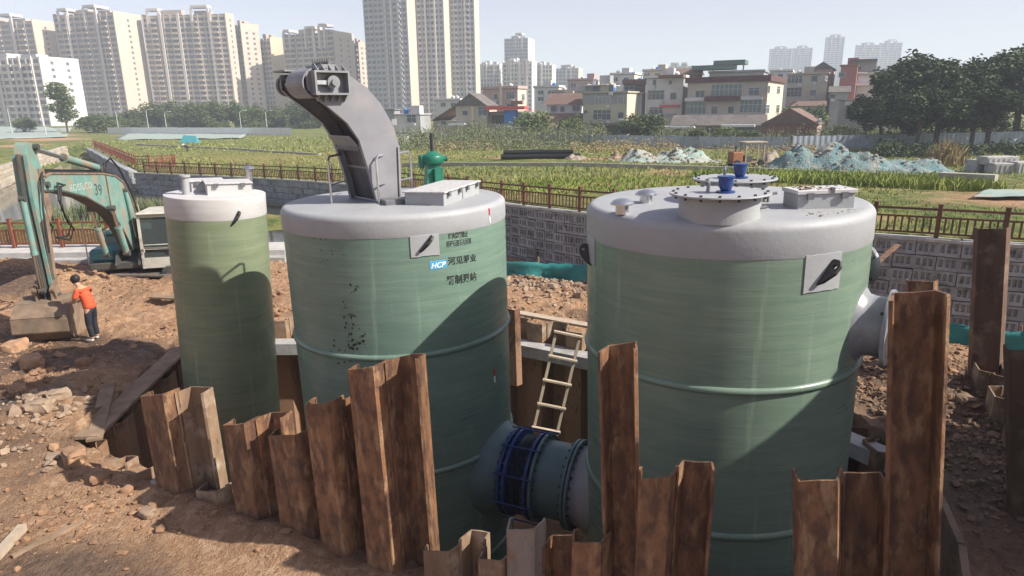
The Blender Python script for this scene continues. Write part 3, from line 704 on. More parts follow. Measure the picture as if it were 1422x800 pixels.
# local frame: X' = across (right panel at 0, left panel at -W), Y' = forward, Z up
Wd = Vector((math.cos(th),-math.sin(th),0)); Fd = Vector((-math.sin(th),-math.cos(th),0)); W = 1.0
SMM = Matrix(((Fd.x,0,Wd.x,0),(Fd.y,0,Wd.y,0),(0,1,0,0),(0,0,0,1)))      # prism local: x=forward, y=up, z=across
rear = [(-.16,-.1),(-.18,.25),(-.2,.53),(-.19,.90),(-.10,1.24),(.10,1.58),(.34,1.84),(.6,2.0),(.95,2.08)]
front = [(.26,-.1),(.34,.28),(.40,.55),(.53,1.03),(.71,1.30),(1.0,1.54),(1.24,1.72),(1.32,1.80),(1.33,2.04)]
outline = rear+front[::-1]
for name,d0,d1 in (('side_panel',-.03,0),('side_panel',-W,-W+.03)):
    MB().prism(outline,SMM,d0,d1).build(name,'screen_grey',sm)
def strip(pts, d0, d1, name, mt, th_=.02, par=sm):
    m = MB()
    v = []; f = []
    for i,(x,y) in enumerate(pts):
        a = pts[max(i-1,0)]; b = pts[min(i+1,len(pts)-1)]; dx,dy = b[0]-a[0],b[1]-a[1]; L = math.hypot(dx,dy); nx_,ny_ = -dy/L*th_,dx/L*th_
        v += [SMM@Vector((x,y,d0)),SMM@Vector((x,y,d1)),SMM@Vector((x+nx_,y+ny_,d1)),SMM@Vector((x+nx_,y+ny_,d0))]
    for i in range(len(pts)-1):
        for k in range(4): f.append((i*4+k,i*4+(k+1)%4,(i+1)*4+(k+1)%4,(i+1)*4+k))
    n = (len(pts)-1)*4; f += [(0,1,2,3),(n+3,n+2,n+1,n)]
    return m.add(v,f).build(name, mt, par)
strip([(x+.012,y) for x,y in rear],-W+.03,-.03,'back_plate','screen_grey',-.02)
lowf = [(.13,-.1),(.27,.55),(.37,.94)]
strip(lowf,-W+.031,-.031,'front_plate','screen_inner')
strip([(.285,.55),(.292,.585)],-W+.04,-.04,'stiffener','screen_grey',.025)
strip([(.40,.90),(.415,.95)],-W+.031,-.031,'stiffener','screen_grey',-.06)
strip([(.14,-.02),(.24,.02)],-W+.031,-.031,'stiffener','screen_grey',.03)
strip([(.30,.95),(.42,1.28),(.68,1.58),(.95,1.8),(1.2,1.98)],-W+.031,-.031,'chute_liner','screen_inner')
for edge in (-.075,-W+.031):      # inward flanges along the open front
    strip(front[:-1],edge,edge+.044,'edge_flange','screen_grey',.012)
MB().add([SMM@Vector(q) for q in ((.50,.93,-W+.12),(.50,.93,-.12),(.64,1.07,-.12),(.64,1.07,-W+.12),(.50,.96,-W+.12),(.50,.96,-.12),(.64,1.10,-.12),(.64,1.10,-W+.12))],[(0,3,2,1),(4,5,6,7),(0,1,5,4),(1,2,6,5),(2,3,7,6),(3,0,4,7)]).build('comb_plate','steel_grey',sm)
for k in range(12):
    z = -W+.15+k*(W-.3)/11; MB().add([SMM@Vector(q) for q in ((.5,.93,z-.02),(.5,.93,z+.02),(.47,.85,z),(.52,.86,z))],[(0,1,2),(0,3,1),(0,2,3),(1,3,2)]).build('tooth','steel_grey',sm)
# head: rounded discharge cover, bearing box, rake comb, motor
hd = [(.98,2.10)]+[(1.16+.21*math.cos(a),1.89+.20*math.sin(a)) for a in np.linspace(R(95),R(-75),12)]+[(1.08,1.70)]
strip(hd,-W*.62,-.001,'discharge_cover','steel_grey',.02)
MB().cyl(SMM@Vector((1.12,1.9,-W)),SMM@Vector((1.12,1.9,-.05)),.06,14).build('head_shaft','steel_dark',sm,40)
for z_ in (-W*.66,-W*.9): MB().lathe([(.05,-.012),(.17,-.012),(.17,.012),(.05,.012)],18,SMM@Matrix.Translation((1.12,1.9,z_))).build('sprocket','steel_dark',sm,40)
MB().box((1.0,1.78,-W+.03),(1.04,2.06,-W*.62),SMM).build('guard_plate','gel_grey',sm)
MB().tube([SMM@Vector((1.3,1.82,-W+.04)),SMM@Vector((1.36,1.95,-W*.8)),SMM@Vector((1.3,1.9,-W*.62))],.02,6).build('cable','rubber_black',sm)
bx = MB()
for a,b in (((.70,1.72,.0),(1.26,1.75,.16)),((.70,2.04,.0),(1.26,2.07,.16)),((.70,1.75,.0),(.73,2.04,.16)),((1.23,1.75,.0),(1.26,2.04,.16)),((.70,1.72,-.0),(1.27,2.07,.010))): bx.box(a,b,SMM)
bxo = bx.build('bearing_box','steel_grey',sm)
MB().cyl(SMM@Vector((.95,1.9,.0)),SMM@Vector((.95,1.9,.13)),.10,20).cyl(SMM@Vector((.95,1.9,.12)),SMM@Vector((.95,1.9,.18)),.05,12).build('bearing','steel_grey',bxo,40)
MB().bar(SMM@Vector((1.05,1.9,.08)),SMM@Vector((1.23,1.9,.08)),.05,.06).build('tension_screw','stainless',bxo)
for k in range(5):
    x = .74+k*.11
    for y0,y1 in ((2.07,2.17),(1.72,1.62)): MB().add([SMM@Vector(q) for q in ((x,y0,.01),(x+.012,y0,.01),(x+.012,y0,.14),(x,y0,.14),(x,y1,.01),(x+.012,y1,.01))],[(0,1,2,3),(0,4,5,1),(4,3,2,5),(0,3,4),(1,5,2)]).build('gusset','steel_grey',bxo)
MB().box((.80,2.02,-W*.66),(1.02,2.17,-.06),SMM).build('rake_bar','steel_grey',sm)
for k in range(10):
    z = -W*.63+k*(W*.55)/9; MB().prism([(-.03,0),(.03,0),(.01,.10),(-.01,.10)],SMM@Matrix.Translation((.90,2.17,z)),-.012,.012).build('tooth','steel_dark',sm)
MB().cyl(SMM@Vector((1.14,1.89,-W)),SMM@Vector((1.14,1.89,-W-.08)),.17,20).cyl(SMM@Vector((1.14,1.89,-W-.08)),SMM@Vector((1.14,1.89,-W-.16)),.12,20).cyl(SMM@Vector((1.14,1.89,-W-.16)),SMM@Vector((1.14,1.89,-W-.24)),.17,20).build('drive_motor','steel_dark',sm,40)
MB().box((.92,2.09,-W-.22),(1.34,2.115,-W+.25),SMM).build('motor_cover','steel_grey',sm)
MB().prism([(-.05,-.05),(.05,-.05),(.05,.05),(-.05,.05)],SMM@Matrix.Translation((-.12,1.30,-.02)),.0,.02).build('lifting_tab','steel_grey',sm)
MB().bar(SMM@Vector((-.14,-.02,.015)),SMM@Vector((-.16,.9,.015)),.03,.03).build('guide_pipe','steel_grey',sm)
# ---------------------------------------------------------------- green gate actuator
pa = PZ(602,259,4.33); ac = empty('gate_actuator', (pa.x,pa.y,4.33), R(20), 'green cast gate actuator with black stem on the lettered tank', 'actuator')
MB().lathe([(.27,0),(.27,.03),(.23,.05),(.17,.40),(.2,.44)],4,Matrix.Rotation(R(45),4,'Z')).build('pedestal','actuator_green',ac)
MB().box((-.025,-.23,.02),(.025,-.12,.36),bev=.01).box((.12,-.025,.02),(.2,.025,.36),bev=.01).build('rib','actuator_green',ac)
MB().lathe([(.16,.43),(.2,.45),(.22,.48),(.22,.58),(.2,.61),(.12,.64),(.06,.68),(.02,.68)],28).build('gear_head','actuator_green',ac,40)
MB().cyl((.18,0,.53),(.27,.0,.53),.05,14).cyl((.27,0,.53),(.29,.0,.53),.06,14).build('input_shaft','actuator_green',ac,40)
MB().box((-.27,-.08,.36),(-.17,.08,.62),bev=.03).build('motor_box','actuator_green',ac)
MB().cyl((0,0,.66),(0,0,1.02),.035,12).build('stem','bolt',ac,40)
# loose clods and leaves on the front tank's top
def rocks(name, pts, sizes, mt, seed, flat=.7):
    g = np.random.default_rng(seed); t = (1+5**.5)/2
    ico = np.array([(-1,t,0),(1,t,0),(-1,-t,0),(1,-t,0),(0,-1,t),(0,1,t),(0,-1,-t),(0,1,-t),(t,0,-1),(t,0,1),(-t,0,-1),(-t,0,1)])/1.9
    F = np.array([(0,11,5),(0,5,1),(0,1,7),(0,7,10),(0,10,11),(1,5,9),(5,11,4),(11,10,2),(10,7,6),(7,1,8),(3,9,4),(3,4,2),(3,2,6),(3,6,8),(3,8,9),(4,9,5),(2,4,11),(6,2,10),(8,6,7),(9,8,1)])
    n = len(pts); P = ico[None]*(1+g.uniform(-.35,.35,(n,12,1)))*g.uniform(.6,1.25,(n,1,3))*np.array([1,1,flat])
    a = g.uniform(0,6.28,n); ca,sa = np.cos(a)[:,None],np.sin(a)[:,None]
    X = P[:,:,0]*ca-P[:,:,1]*sa; Y = P[:,:,0]*sa+P[:,:,1]*ca
    V = np.stack([X,Y,P[:,:,2]],-1)*np.asarray(sizes)[:,None,None]+np.asarray(pts)[:,None,:]
    Fa = (F[None]+12*np.arange(n)[:,None,None]).reshape(-1,3)
    return npmesh(name, V.reshape(-1,3), Fa)
mat('debris', (.10,.055,.035),(.24,.14,.08), sc=20, rough=.9)
pts = []
for k in range(190):
    p = TP('b', min(random.gauss(1165,26),1203), random.gauss(301,6)) if k < 110 else TP('b', random.gauss(1183,10), random.gauss(292,4))
    w_ = TANKS['b']; q = Vector((p.x,p.y,0))
    if q.length < 1.75 and not (abs(p.x-hc.x) < .38 and -.12 < p.y-hc.y < .36): pts.append((w_['c'].x+p.x, w_['c'].y+p.y, w_['top']+.012))
db = fin('dirt_crumbs', rocks('dirt_crumbs', pts, [random.uniform(.006,.026) for _ in pts], 'debris', 3), 'debris')
tag(db, 'brown dirt crumbs scattered on the front tank top by the box hatch', kind='stuff')
pts = [(TANKS['b']['c'].x+hc.x+random.uniform(-.33,.36), TANKS['b']['c'].y+hc.y+.12+random.uniform(-.2,.2), 4.52+.255) for k in range(70)]
tag(fin('dirt_crumbs', rocks('dirt_crumbs', pts, [random.uniform(.008,.028) for _ in pts], 'debris', 4), 'debris'), 'crumbs and dead leaves lying on the white box hatch lid', kind='stuff')
# ---------------------------------------------------------------- sheet piles
mat('rust', (.225,.11,.052),(.10,.05,.03), sc=5.5, st=(1.3,1.3,.6), lo=.40, hi=.60, rough=.64, spec=.5, bump=.8, bsc=34, bdist=.018, c3=(.315,.185,.098), sc3=6.5, t3=(.52,.66), st3=(1.3,1.3,.45), rnd=.2)
mat('rust_pale', (.27,.18,.115),(.16,.10,.06), sc=2.6, st=(1.5,1.5,.5), lo=.3, hi=.7, rough=.85, bump=.4, bsc=16, bdist=.012, c3=(.38,.30,.22), sc3=2.5, t3=(.5,.68), rnd=.15)
mat('rust_grey', (.27,.24,.21),(.19,.155,.125), sc=2.2, st=(1.5,1.5,.3), rough=.75, bump=.3, bsc=16, c3=(.22,.12,.07), sc3=2.5, t3=(.52,.66))
mat('rust_dark', (.13,.075,.045),(.075,.045,.03), sc=2.6, st=(1.5,1.5,.35), lo=.3, hi=.7, rough=.85, bump=.4, bsc=18, bdist=.012, c3=(.22,.15,.10), sc3=2.2, t3=(.52,.7), rnd=.25)
mat('timber', (.42,.34,.25),(.33,.26,.19), sc=4, st=(1,1,1), rough=.85, bump=.3, bsc=20, rnd=.12)
mat('timber_grey', (.28,.195,.13),(.18,.125,.08), sc=3, rough=.9, bump=.4, bsc=15, rnd=.15)
def mudline(nm):
    m = MT[nm]; N = m.node_tree.nodes; L = m.node_tree.links; b = N['Principled BSDF']; src = b.inputs['Base Color'].links[0].from_socket
    g = N.new('ShaderNodeNewGeometry'); sx_ = N.new('ShaderNodeSeparateXYZ'); L.new(g.outputs['Position'], sx_.inputs[0])
    n = N.new('ShaderNodeTexNoise'); n.inputs['Scale'].default_value = 5; n.inputs['Detail'].default_value = 6; L.new(g.outputs['Position'], n.inputs['Vector'])
    a = N.new('ShaderNodeMath'); a.operation = 'MULTIPLY_ADD'; a.inputs[1].default_value = -1.3; L.new(n.outputs['Fac'], a.inputs[0]); L.new(sx_.outputs['Z'], a.inputs[2])
    r_ = N.new('ShaderNodeMapRange'); r_.inputs[1].default_value = -.4; r_.inputs[2].default_value = -.85; L.new(a.outputs[0], r_.inputs[0])
    x = N.new('ShaderNodeMix'); x.data_type = 'RGBA'; x.inputs[7].default_value = (.27,.16,.095,1); L.new(r_.outputs[0], x.inputs[0]); L.new(src, x.inputs[6]); L.new(x.outputs[2], b.inputs['Base Color'])
    n2 = N.new('ShaderNodeTexNoise'); n2.inputs['Scale'].default_value = 1; n2.inputs['Detail'].default_value = 7; n2.inputs['Roughness'].default_value = .7; mp_ = N.new('ShaderNodeMapping'); mp_.inputs['Scale'].default_value = (14,14,5); L.new(g.outputs['Position'], mp_.inputs[0]); L.new(mp_.outputs[0], n2.inputs['Vector'])
    r2_ = N.new('ShaderNodeMapRange'); r2_.inputs[1].default_value = .58; r2_.inputs[2].default_value = .68; L.new(n2.outputs['Fac'], r2_.inputs[0])
    y = N.new('ShaderNodeMix'); y.data_type = 'RGBA'; y.inputs[7].default_value = (.075,.042,.028,1); L.new(r2_.outputs[0], y.inputs[0]); L.new(x.outputs[2], y.inputs[6]); L.new(y.outputs[2], b.inputs['Base Color'])
for nm in ('rust','rust_pale','rust_grey'): mudline(nm)
def pile_mesh(w, d, H, t=.025, slope=0, seed=0):
    g = random.Random(seed)
    cl = [(-w/2+.02,.045),(-w/2-.004,.03),(-w/2,.0),(-w*.385,-d),(0,-d-.004),(w*.385,-d),(w/2,.0),(w/2+.004,.03),(w/2-.02,.045)]
    n = len(cl); off = []
    for i,(x,y) in enumerate(cl):
        a = cl[max(i-1,0)]; b = cl[min(i+1,n-1)]; dx,dy = b[0]-a[0],b[1]-a[1]; L = math.hypot(dx,dy); off.append((-dy/L*t/2,dx/L*t/2))
    v = []; f = []
    zt = [slope*x+g.uniform(-.008,.008) for x,y in cl]
    levels = [1,.5,0]
    for lv in levels:
        for i,(x,y) in enumerate(cl):
            z = zt[i]-(1-lv)*H if lv == 1 else -(1-lv)*H
            bow = .0
            v.append((x+off[i][0],y+off[i][1]+bow,z)); v.append((x-off[i][0],y-off[i][1]+bow,z))
    k = 2*n
    for l in range(2):
        for i in range(n-1):
            a = l*k+2*i; f.append((a,a+2,a+2+k,a+k)); f.append((a+1,a+1+k,a+3+k,a+3))
        f.append((l*k,l*k+k,l*k+k+1,l*k+1)); e = l*k+2*(n-1); f.append((e,e+1,e+1+k,e+k))
    for i in range(n-1): f.append((2*i,2*i+1,2*i+3,2*i+2))
    return MB().add(v,f).mesh('sheet_pile')
_ps = [0]
def pile(label, a, b, out, mt='rust', bottom=-1.6, depth=.19, lean=0, tilt=0, group='steel sheet piles round the pit', name='sheet_pile'):
    """a, b: the pile's two top corners in the world"""
    _ps[0] += 1; a = Vector(a); b = Vector(b); d = b-a; w = math.hypot(d.x,d.y); c = (a+b)/2; ang = math.atan2(d.y,d.x)
    me = pile_mesh(w, depth, c.z-bottom, slope=(d.z/w if out else -d.z/w), seed=_ps[0])
    o = fin(name, me, mt, None, 30, c, (0, -math.atan(lean) if out else math.atan(lean), ang if out else ang+math.pi))
    return tag(o, label, 'sheet pile', group)
PA,PB = (-6.53,9.92),(-1.61,7.41); QA,QB = (-.37,6.78),(3.6,5.2)
def fp(x, y, right=False): return PV(x,y,*((QA,QB) if right else (PA,PB)))
FG = [ # label, top-left px, top-right px, out, material, lean
 ('low cut stub beside the left pit corner with soil in it', (127,633),(160,637),True,'rust_pale',0),
 ('low cut sheet pile stub just left of the leftmost standing pair', (176,648),(209,650),True,'rust_pale',0),
 ('short inward stub between the two low stubs at the left corner', (158,640),(178,641),False,'rust_pale',0),
 ('left pile of the leftmost standing pair, by the slim tank', (207,543),(246,541),True,'rust',0),
 ('right pile of the leftmost standing pair, with a sunlit right edge', (246,543),(284,546),False,'rust_pale',0),
 ('low filled stub in the gap right of the leftmost pile pair', (284,672),(318,674),True,'rust_pale',0),
 ('second low stub in that gap, half buried in soil', (316,672),(340,672),False,'rust_pale',0),
 ('pile with a bright sunlit web in front of the dark gap between the tanks', (321,583),(358,580),True,'rust',0),
 ('recessed pile just left of the darkest upright strip', (358,580),(394,579),False,'rust',0),
 ('squat outward pile in front of the lettered tank lower left edge', (383,596),(430,597),True,'rust',0),
 ('short pile stub hidden between two taller piles', (430,668),(451,672),False,'rust',0),
 ('medium brown pile at left of the pair reaching the lettered tank band', (434,553),(474,551),True,'rust',0),
 ('narrow recessed pile beside the tall pair before the lettered tank', (474,556),(497,553),False,'rust',0),
 ('left one of the tall pair before the lettered tank, split by a sunlit strip', (493,507),(537,501),True,'rust',0),
 ('right one of the tall pair before the lettered tank, ending in a thin bright edge', (537,502),(582,498),False,'rust',0),
 ('low soil filled pile stub right of the tall pair', (596,752),(640,754),True,'rust_pale',0),
 ('low recessed stub between the two soil filled stubs', (640,748),(672,752),False,'rust_pale',0),
 ('second soil filled stub, left of the grey pile below the pipe', (672,762),(711,766),True,'rust_pale',0)]
FR = [
 ('short greyish scaled pile in front of the pipe joint', (708,722),(755,722),True,'rust_grey',0),
 ('short brown recessed pile below the pipe flange', (755,757),(797,757),False,'rust',0),
 ('short brown outward pile left of the tall single pile', (797,738),(846,740),True,'rust',0),
 ('tall single narrow pile standing before the dark side of the widest tank', (833,487),(884,484),False,'rust',.05),
 ('brown outward pile right of the tall single pile', (888,652),(940,649),True,'rust',0),
 ('brown recessed pile with bright right lip in front of the widest tank', (940,652),(992,656),False,'rust',0),
 ('scaly brown pile with flaking spots at the lower right of the widest tank', (1102,651),(1168,655),True,'rust',.10),
 ('orange brown recessed pile against the tallest wide pile', (1168,668),(1233,673),False,'rust',.10),
 ('tallest and widest rusty pile at the right, nearest the camera', (1236,413),(1316,413),False,'rust',.105)]
for lab,p_,q_,out,mt_,ln in FG: pile(lab, fp(*p_), fp(*q_), out, mt_, lean=.028 if p_[1] < 610 else 0)
for lab,p_,q_,out,mt_,ln in FR: pile(lab, fp(*p_,True), fp(*q_,True), out, mt_, lean=ln)
def row(A, B, w, top, label, mt_, bottom, jit=.05, flip=0, dz=0):
    A = Vector((*A,0)); B = Vector((*B,0)); n = max(1,int((B-A).length/w)); 
    for i in range(n):
        a = A+(B-A)*(i/n); b = A+(B-A)*((i+1)/n); z = top+random.uniform(-jit,jit)+dz*i/n; a.z = z; b.z = z
        pile(label(i), a, b, (i+flip) % 2 == 0, mt_, bottom)
row((-8.25,17.0),(-7.68,10.62),.53,-.02, lambda i: f'dark sheet pile of the left pit wall, {ORD[11-i] if i<12 else "last"} from the front corner','rust',-4.7)
row((-.15,16.85),(-8.1,17.0),.53,.42, lambda i: f'low sheet pile of the far pit wall, {ORD[i]} left of the ladder gap','rust_pale',-4.7)
row((2.35,15.35),(-.05,16.8),.47,.42, lambda i: f'low sheet pile behind the ladder, {ORD[i]} from the widest tank','rust_pale',-4.7)
row((6.3,11.85),(2.45,15.25),.51,.25, lambda i: f'far side sheet pile behind the widest tank, {ORD[i]} from the right corner','rust_dark',-4.7)
row((6.4,9.5),(6.3,11.75),.5,.05, lambda i: f'right pit wall sheet pile below the rubble, {ORD[i]} from the front','rust_dark',-4.7)
row((8.35,9.7),(9.95,13.3),.62,.62, lambda i: f'short rubble filled stub of the outer row at right, {ORD[i]} from the front','rust_pale',-1, .06, 1)
# standing posts at the right and between the tanks
def post2(label, base_px, zb, top_px, wpx, mt_, out=True, dep=.2):
    b = PZ(*base_px,zb); t = PY(*top_px,b.y); w = wpx/FPX*(b.y+.8)
    ang = math.atan2(-b.x,b.y)*.0
    H = t.z-b.z+1.0
    me = pile_mesh(w,dep,H,seed=int(base_px[0])); o = fin('sheet_pile', me, mt_, None, 30, (t.x,b.y,t.z)); o.rotation_euler = (0, math.atan2(t.x-b.x,t.z-b.z), R(-35) if out else R(145))
    if not out: o.rotation_euler = (0, -math.atan2(t.x-b.x,t.z-b.z), R(145))
    return tag(o, label, 'sheet pile', 'steel sheet piles round the pit')
post2('tall leaning steel post in front of the grey wall at far right', (1362,530),.1,(1378,315),38,'rust_dark',True,.22)
post2('dark steel post cut by the right picture edge', (1418,700),.05,(1424,480),46,'rust_dark',True,.22)
post2('rusty pile peeking above the tallest pile at the right', (1272,520),.0,(1280,388),36,'rust',True,.18)
post2('narrow upright pile between the lettered tank and the ladder', (716,480),.1,(714,428),15,'rust',True,.14)
# walers, beams, planks
def beam(name, label, a, b, w, h, mt_, cat='beam'):
    a = Vector(a); b = Vector(b); o = MB().bar((0,0,0),b-a,w,h).build(name, mt_, None, None, a); return tag(o, label, cat)
beam('timber_plank','wide muddy plank along the left pit edge above the dark piles',(-7.75,10.9,.12),(-8.15,15.4,.2),.42,.06,'timber_grey','plank')
beam('timber_plank','muddy board sloping down to the left pit corner',PZ(132,618,.0)+Vector((0,0,.1)),PZ(152,540,.2)+Vector((0,0,.1)),.26,.05,'timber_grey','plank')
beam('waler','pale dusty concrete beam inside the far pit wall under the ladder',(-8.0,16.55,-.22),(-.15,16.4,-.22),.45,.3,'concrete')
beam('waler','pale dusty concrete beam between the big tanks under the ladder',(-.2,16.45,-.2),(2.5,14.8,-.2),.45,.3,'concrete')
beam('timber_plank','light straight plank lying behind the low far piles',(-.3,17.5,.42),(2.9,15.7,.34),.28,.06,'timber','plank')
beam('waler','broken concrete beam end right of the widest tank bottom',(5.2,12.2,-.12),(6.9,9.5,-.15),.4,.28,'concrete')
beam('timber_plank','dark board on the right pit edge below the tallest pile',(6.62,9.55,.0),(5.86,7.5,-.02),.09,.5,'timber_grey','plank')
beam('timber_plank','lower dark board continuing the right pit edge towards the camera',(5.84,7.45,-.02),(5.02,6.0,-.05),.09,.5,'timber_grey','plank')
beam('timber_plank','thin reddish brown prop leaning on the grey wall right of the widest tank',PY(1206,374,19.0),PY(1247,340,21.4),.16,.05,'rust','prop')
sl = beam('steel_channel','slotted steel channel lying in the rubble at the right edge',PZ(1386,505,.55),PZ(1420,588,.35),.06,.32,'rust_dark','channel')
tag(MB().box((0,0,0),(1.5,.8,.05),bev=.01).build('paving_piece','concrete',None,None,(10.3,11.6,.42),(.03,-.05,R(20))), 'flat pale slab beside the slotted channel at the right edge', 'slab')
beam('log','short pale log lying on the mud at the lower left corner',PZ(-4,785,.0)+Vector((0,0,.12)),PZ(34,742,.0)+Vector((0,0,.12)),.11,.1,'timber','log')
beam('timber_plank','long thin muddy stick on the ground at the lower left',PZ(18,778,.0)+Vector((0,0,.05)),PZ(118,728,.0)+Vector((0,0,.06)),.07,.05,'timber_grey','stick')
beam('timber_plank','dark flat board on the dirt left of the slim tank',PZ(212,417,.2)+Vector((0,0,.12)),PZ(248,419,.2)+Vector((0,0,.12)),.3,.05,'timber_grey','plank')
# ladder
la = PZ(786,476,.75); lb = PY(757,600,13.6)
lad = empty('ladder', lb, 0, 'homemade pale timber ladder leaning in the pit between the big tanks', 'ladder')
dv = la-lb; up = dv.normalized(); sx = Vector((1,.05,0)); sx = (sx-up*sx.dot(up)).normalized()
for s in (-.27,.27): MB().bar(sx*s-up*2.0, sx*s+dv+up*.1, .06,.07,(0,1,0)).build('rail','timber',lad)
nr = 8
for i in range(nr):
    t = -1.6+i*.56
    MB().bar(sx*-.33+up*t+Vector((0,-.05,0)), sx*.33+up*t+Vector((0,-.05,0)), .04,.085,(0,1,0)).build('rung','timber',lad)
# ---------------------------------------------------------------- teal sheet barrier along the canal edge
NS = smoothpath([(-4.2,26.6),(-.1,22.7),(2.4,21.7),(10.5,15.6),(14.5,13.6)], .25)
v = []; f = []
for i,p in enumerate(NS):
    g0 = gz1(p.x,p.y)-.25; w1 = .05*math.sin(i*.9)+.04*math.sin(i*2.3)
    n_ = Vector((.55,.83,0)); top = .80+.08*math.sin(i*.23)+.03*math.sin(i*1.1)
    for h_,o_ in ((0,0),(.3,w1),(.34,w1+.04),(.6,-w1*.6),(top,.02)): v.append((p.x+n_.x*o_,p.y+n_.y*o_,g0+h_))
for i in range(len(NS)-1):
    for k in range(4): f.append((i*5+k,(i+1)*5+k,(i+1)*5+k+1,i*5+k+1))
tb = empty('sheet_barrier', NS[0], 0, 'low teal plastic sheet barrier in front of the grey wall', 'barrier')
ts = fin('sheet', pyme('sheet',[Vector(q)-NS[0] for q in v],f), 'teal_sheet', tb, 60); sm_ = ts.modifiers.new('th','SOLIDIFY'); sm_.thickness = .006
for p in NS[::9]: MB().cyl((0,0,-.3),(0,0,.8),.025,8).build('stake','timber_grey',tb,None,Vector((p.x,p.y,gz1(p.x,p.y)-.1))+Vector((.03,.05,0))-NS[0])
# ---------------------------------------------------------------- clods, stones, rubble
mat('rock_tan', (.36,.26,.18),(.25,.175,.12), sc=3, rough=.95, bump=.6, bsc=14)
gA = np.random.default_rng(21)
def scatter(n, x0, x1, y0, y1, dens):
    x = gA.uniform(x0,x1,n*4); y = gA.uniform(y0,y1,n*4); k = gA.uniform(0,1,n*4) < dens(x,y); x,y = x[k][:n],y[k][:n]
    ins = inpoly(x,y,PIT); dP,_ = pdist(x,y,PIT+[PIT[0]]); ok = ~ins & (np.abs(dP) > .22); return x[ok],y[ok]
def dens1(x, y):
    d = .12+.8*sstep(-.05,.35,fbm(x,y,.45,3,3))
    dN,_ = pdist(x,y,NEAR); return d*(dN < 0)*np.where(y < 8.0,.5,1)
x,y = scatter(26000,-19,13,4,24,dens1); s = np.clip(gA.lognormal(-3.9,.65,len(x)),.008,.13)
tag(fin('clay_clods', rocks('clay_clods', np.stack([x,y,gzv(x,y)+s*.25],1), s, 'rock', 5), 'rock', smooth=30), 'loose clay clods strewn over the dug site', kind='stuff')
def dens2(x, y): return np.exp(-((x-8.3)/1.6)**2-((y-10)/4.2)**2)+.8*np.exp(-((x-6.6)/.7)**2-((y-11.6)/1.6)**2)
x,y = scatter(5200,5.5,12,5,15,dens2); s = np.clip(gA.lognormal(-3.65,.55,len(x)),.012,.10)
mat('rubble_brown', (.24,.155,.10),(.13,.085,.055), sc=6, rough=.95, bump=.5, bsc=20)
tag(fin('rubble', rocks('rubble', np.stack([x,y,gzv(x,y)+s*.25],1), s, 'rubble_brown', 6), 'rubble_brown', smooth=30), 'brown rubble and leaves beside the right pit edge', kind='stuff')
x,y = scatter(1800,-4,9,17.5,22.6,lambda x,y: np.exp(-((pdist(x,y,NEAR)[0]+.7)/.6)**2)+.1); s = np.clip(gA.lognormal(-3.0,.45,len(x)),.03,.16)
tag(fin('spoil_bank', rocks('spoil_bank', np.stack([x,y,gzv(x,y)+s*.3],1), s, 'rock_grey', 8), 'rock_tan', smooth=30), 'line of pale broken spoil in front of the teal barrier', kind='stuff')
x,y = scatter(240,-11.5,-7.6,9.2,13.5,lambda x,y: np.exp(-((x+9)/1.3)**2-((y-11.2)/1.3)**2)); s = np.clip(gA.lognormal(-3.0,.5,len(x)),.03,.15)
tag(fin('broken_masonry', rocks('broken_masonry', np.stack([x,y,gzv(x,y)+s*.3],1), s, 'rock', 9), 'rock_tan', smooth=30), 'heap of pale broken lumps at the left pit corner', kind='stuff')
BIG = [((62,590),.24,'squared broken concrete lump on the heap left of the pit corner','rock_tan'),((85,570),.2,'tilted pale slab piece on the heap above the pit corner','rock_tan'),((45,505),.32,'pale yellow clay block lying left of the dark mud','rock'),((118,516),.16,'small round stone beside the dark mud','rock'),
 ((20,480),.3,'orange clay lump at the left picture edge','rock'),((105,640),.24,'brown lump just left of the first pile stub','rock'),((140,665),.15,'stone lying in front of the first pile stub','rock'),((222,672),.14,'pale lump against the foot of the leftmost pile pair','rock_grey'),
 ((205,712),.13,'lone pale lump on the flat clay below the pile stubs','rock_tan'),((25,545),.22,'dark lump at the left edge below the bucket','rock'),((330,455),.2,'lump behind the slim tank right side','rock'),((1340,570),.22,'rubble lump below the outer pile row','rubble_brown')]
for i,(q_,s_,lab,mt_) in enumerate(BIG):
    p = PZ(*q_,.1); p.z = gz1(p.x,p.y)
    bm = bmesh.new(); bmesh.ops.create_icosphere(bm, subdivisions=3, radius=1); rz_ = Matrix.Rotation(random.uniform(0,3),3,'Z')
    for q in bm.verts:
        c = q.co.copy(); u = Vector([math.copysign(abs(t_)**.55,t_) for t_ in c]); nz = mnoise.noise(c*1.7+Vector((i*7,0,0)))*.28+mnoise.noise(c*4.5+Vector((0,i*5,0)))*.14
        q.co = rz_ @ Vector((u.x*s_*(1+nz),u.y*s_*.72*(1+nz),u.z*s_*.55*(1+nz)+s_*.25))
    b = MB(); bm.verts.index_update(); b.add([q.co.copy() for q in bm.verts],[[q.index for q in f.verts] for f in bm.faces]); bm.free()
    tag(b.build('rock', mt_, None, 35, p), lab, 'rock')
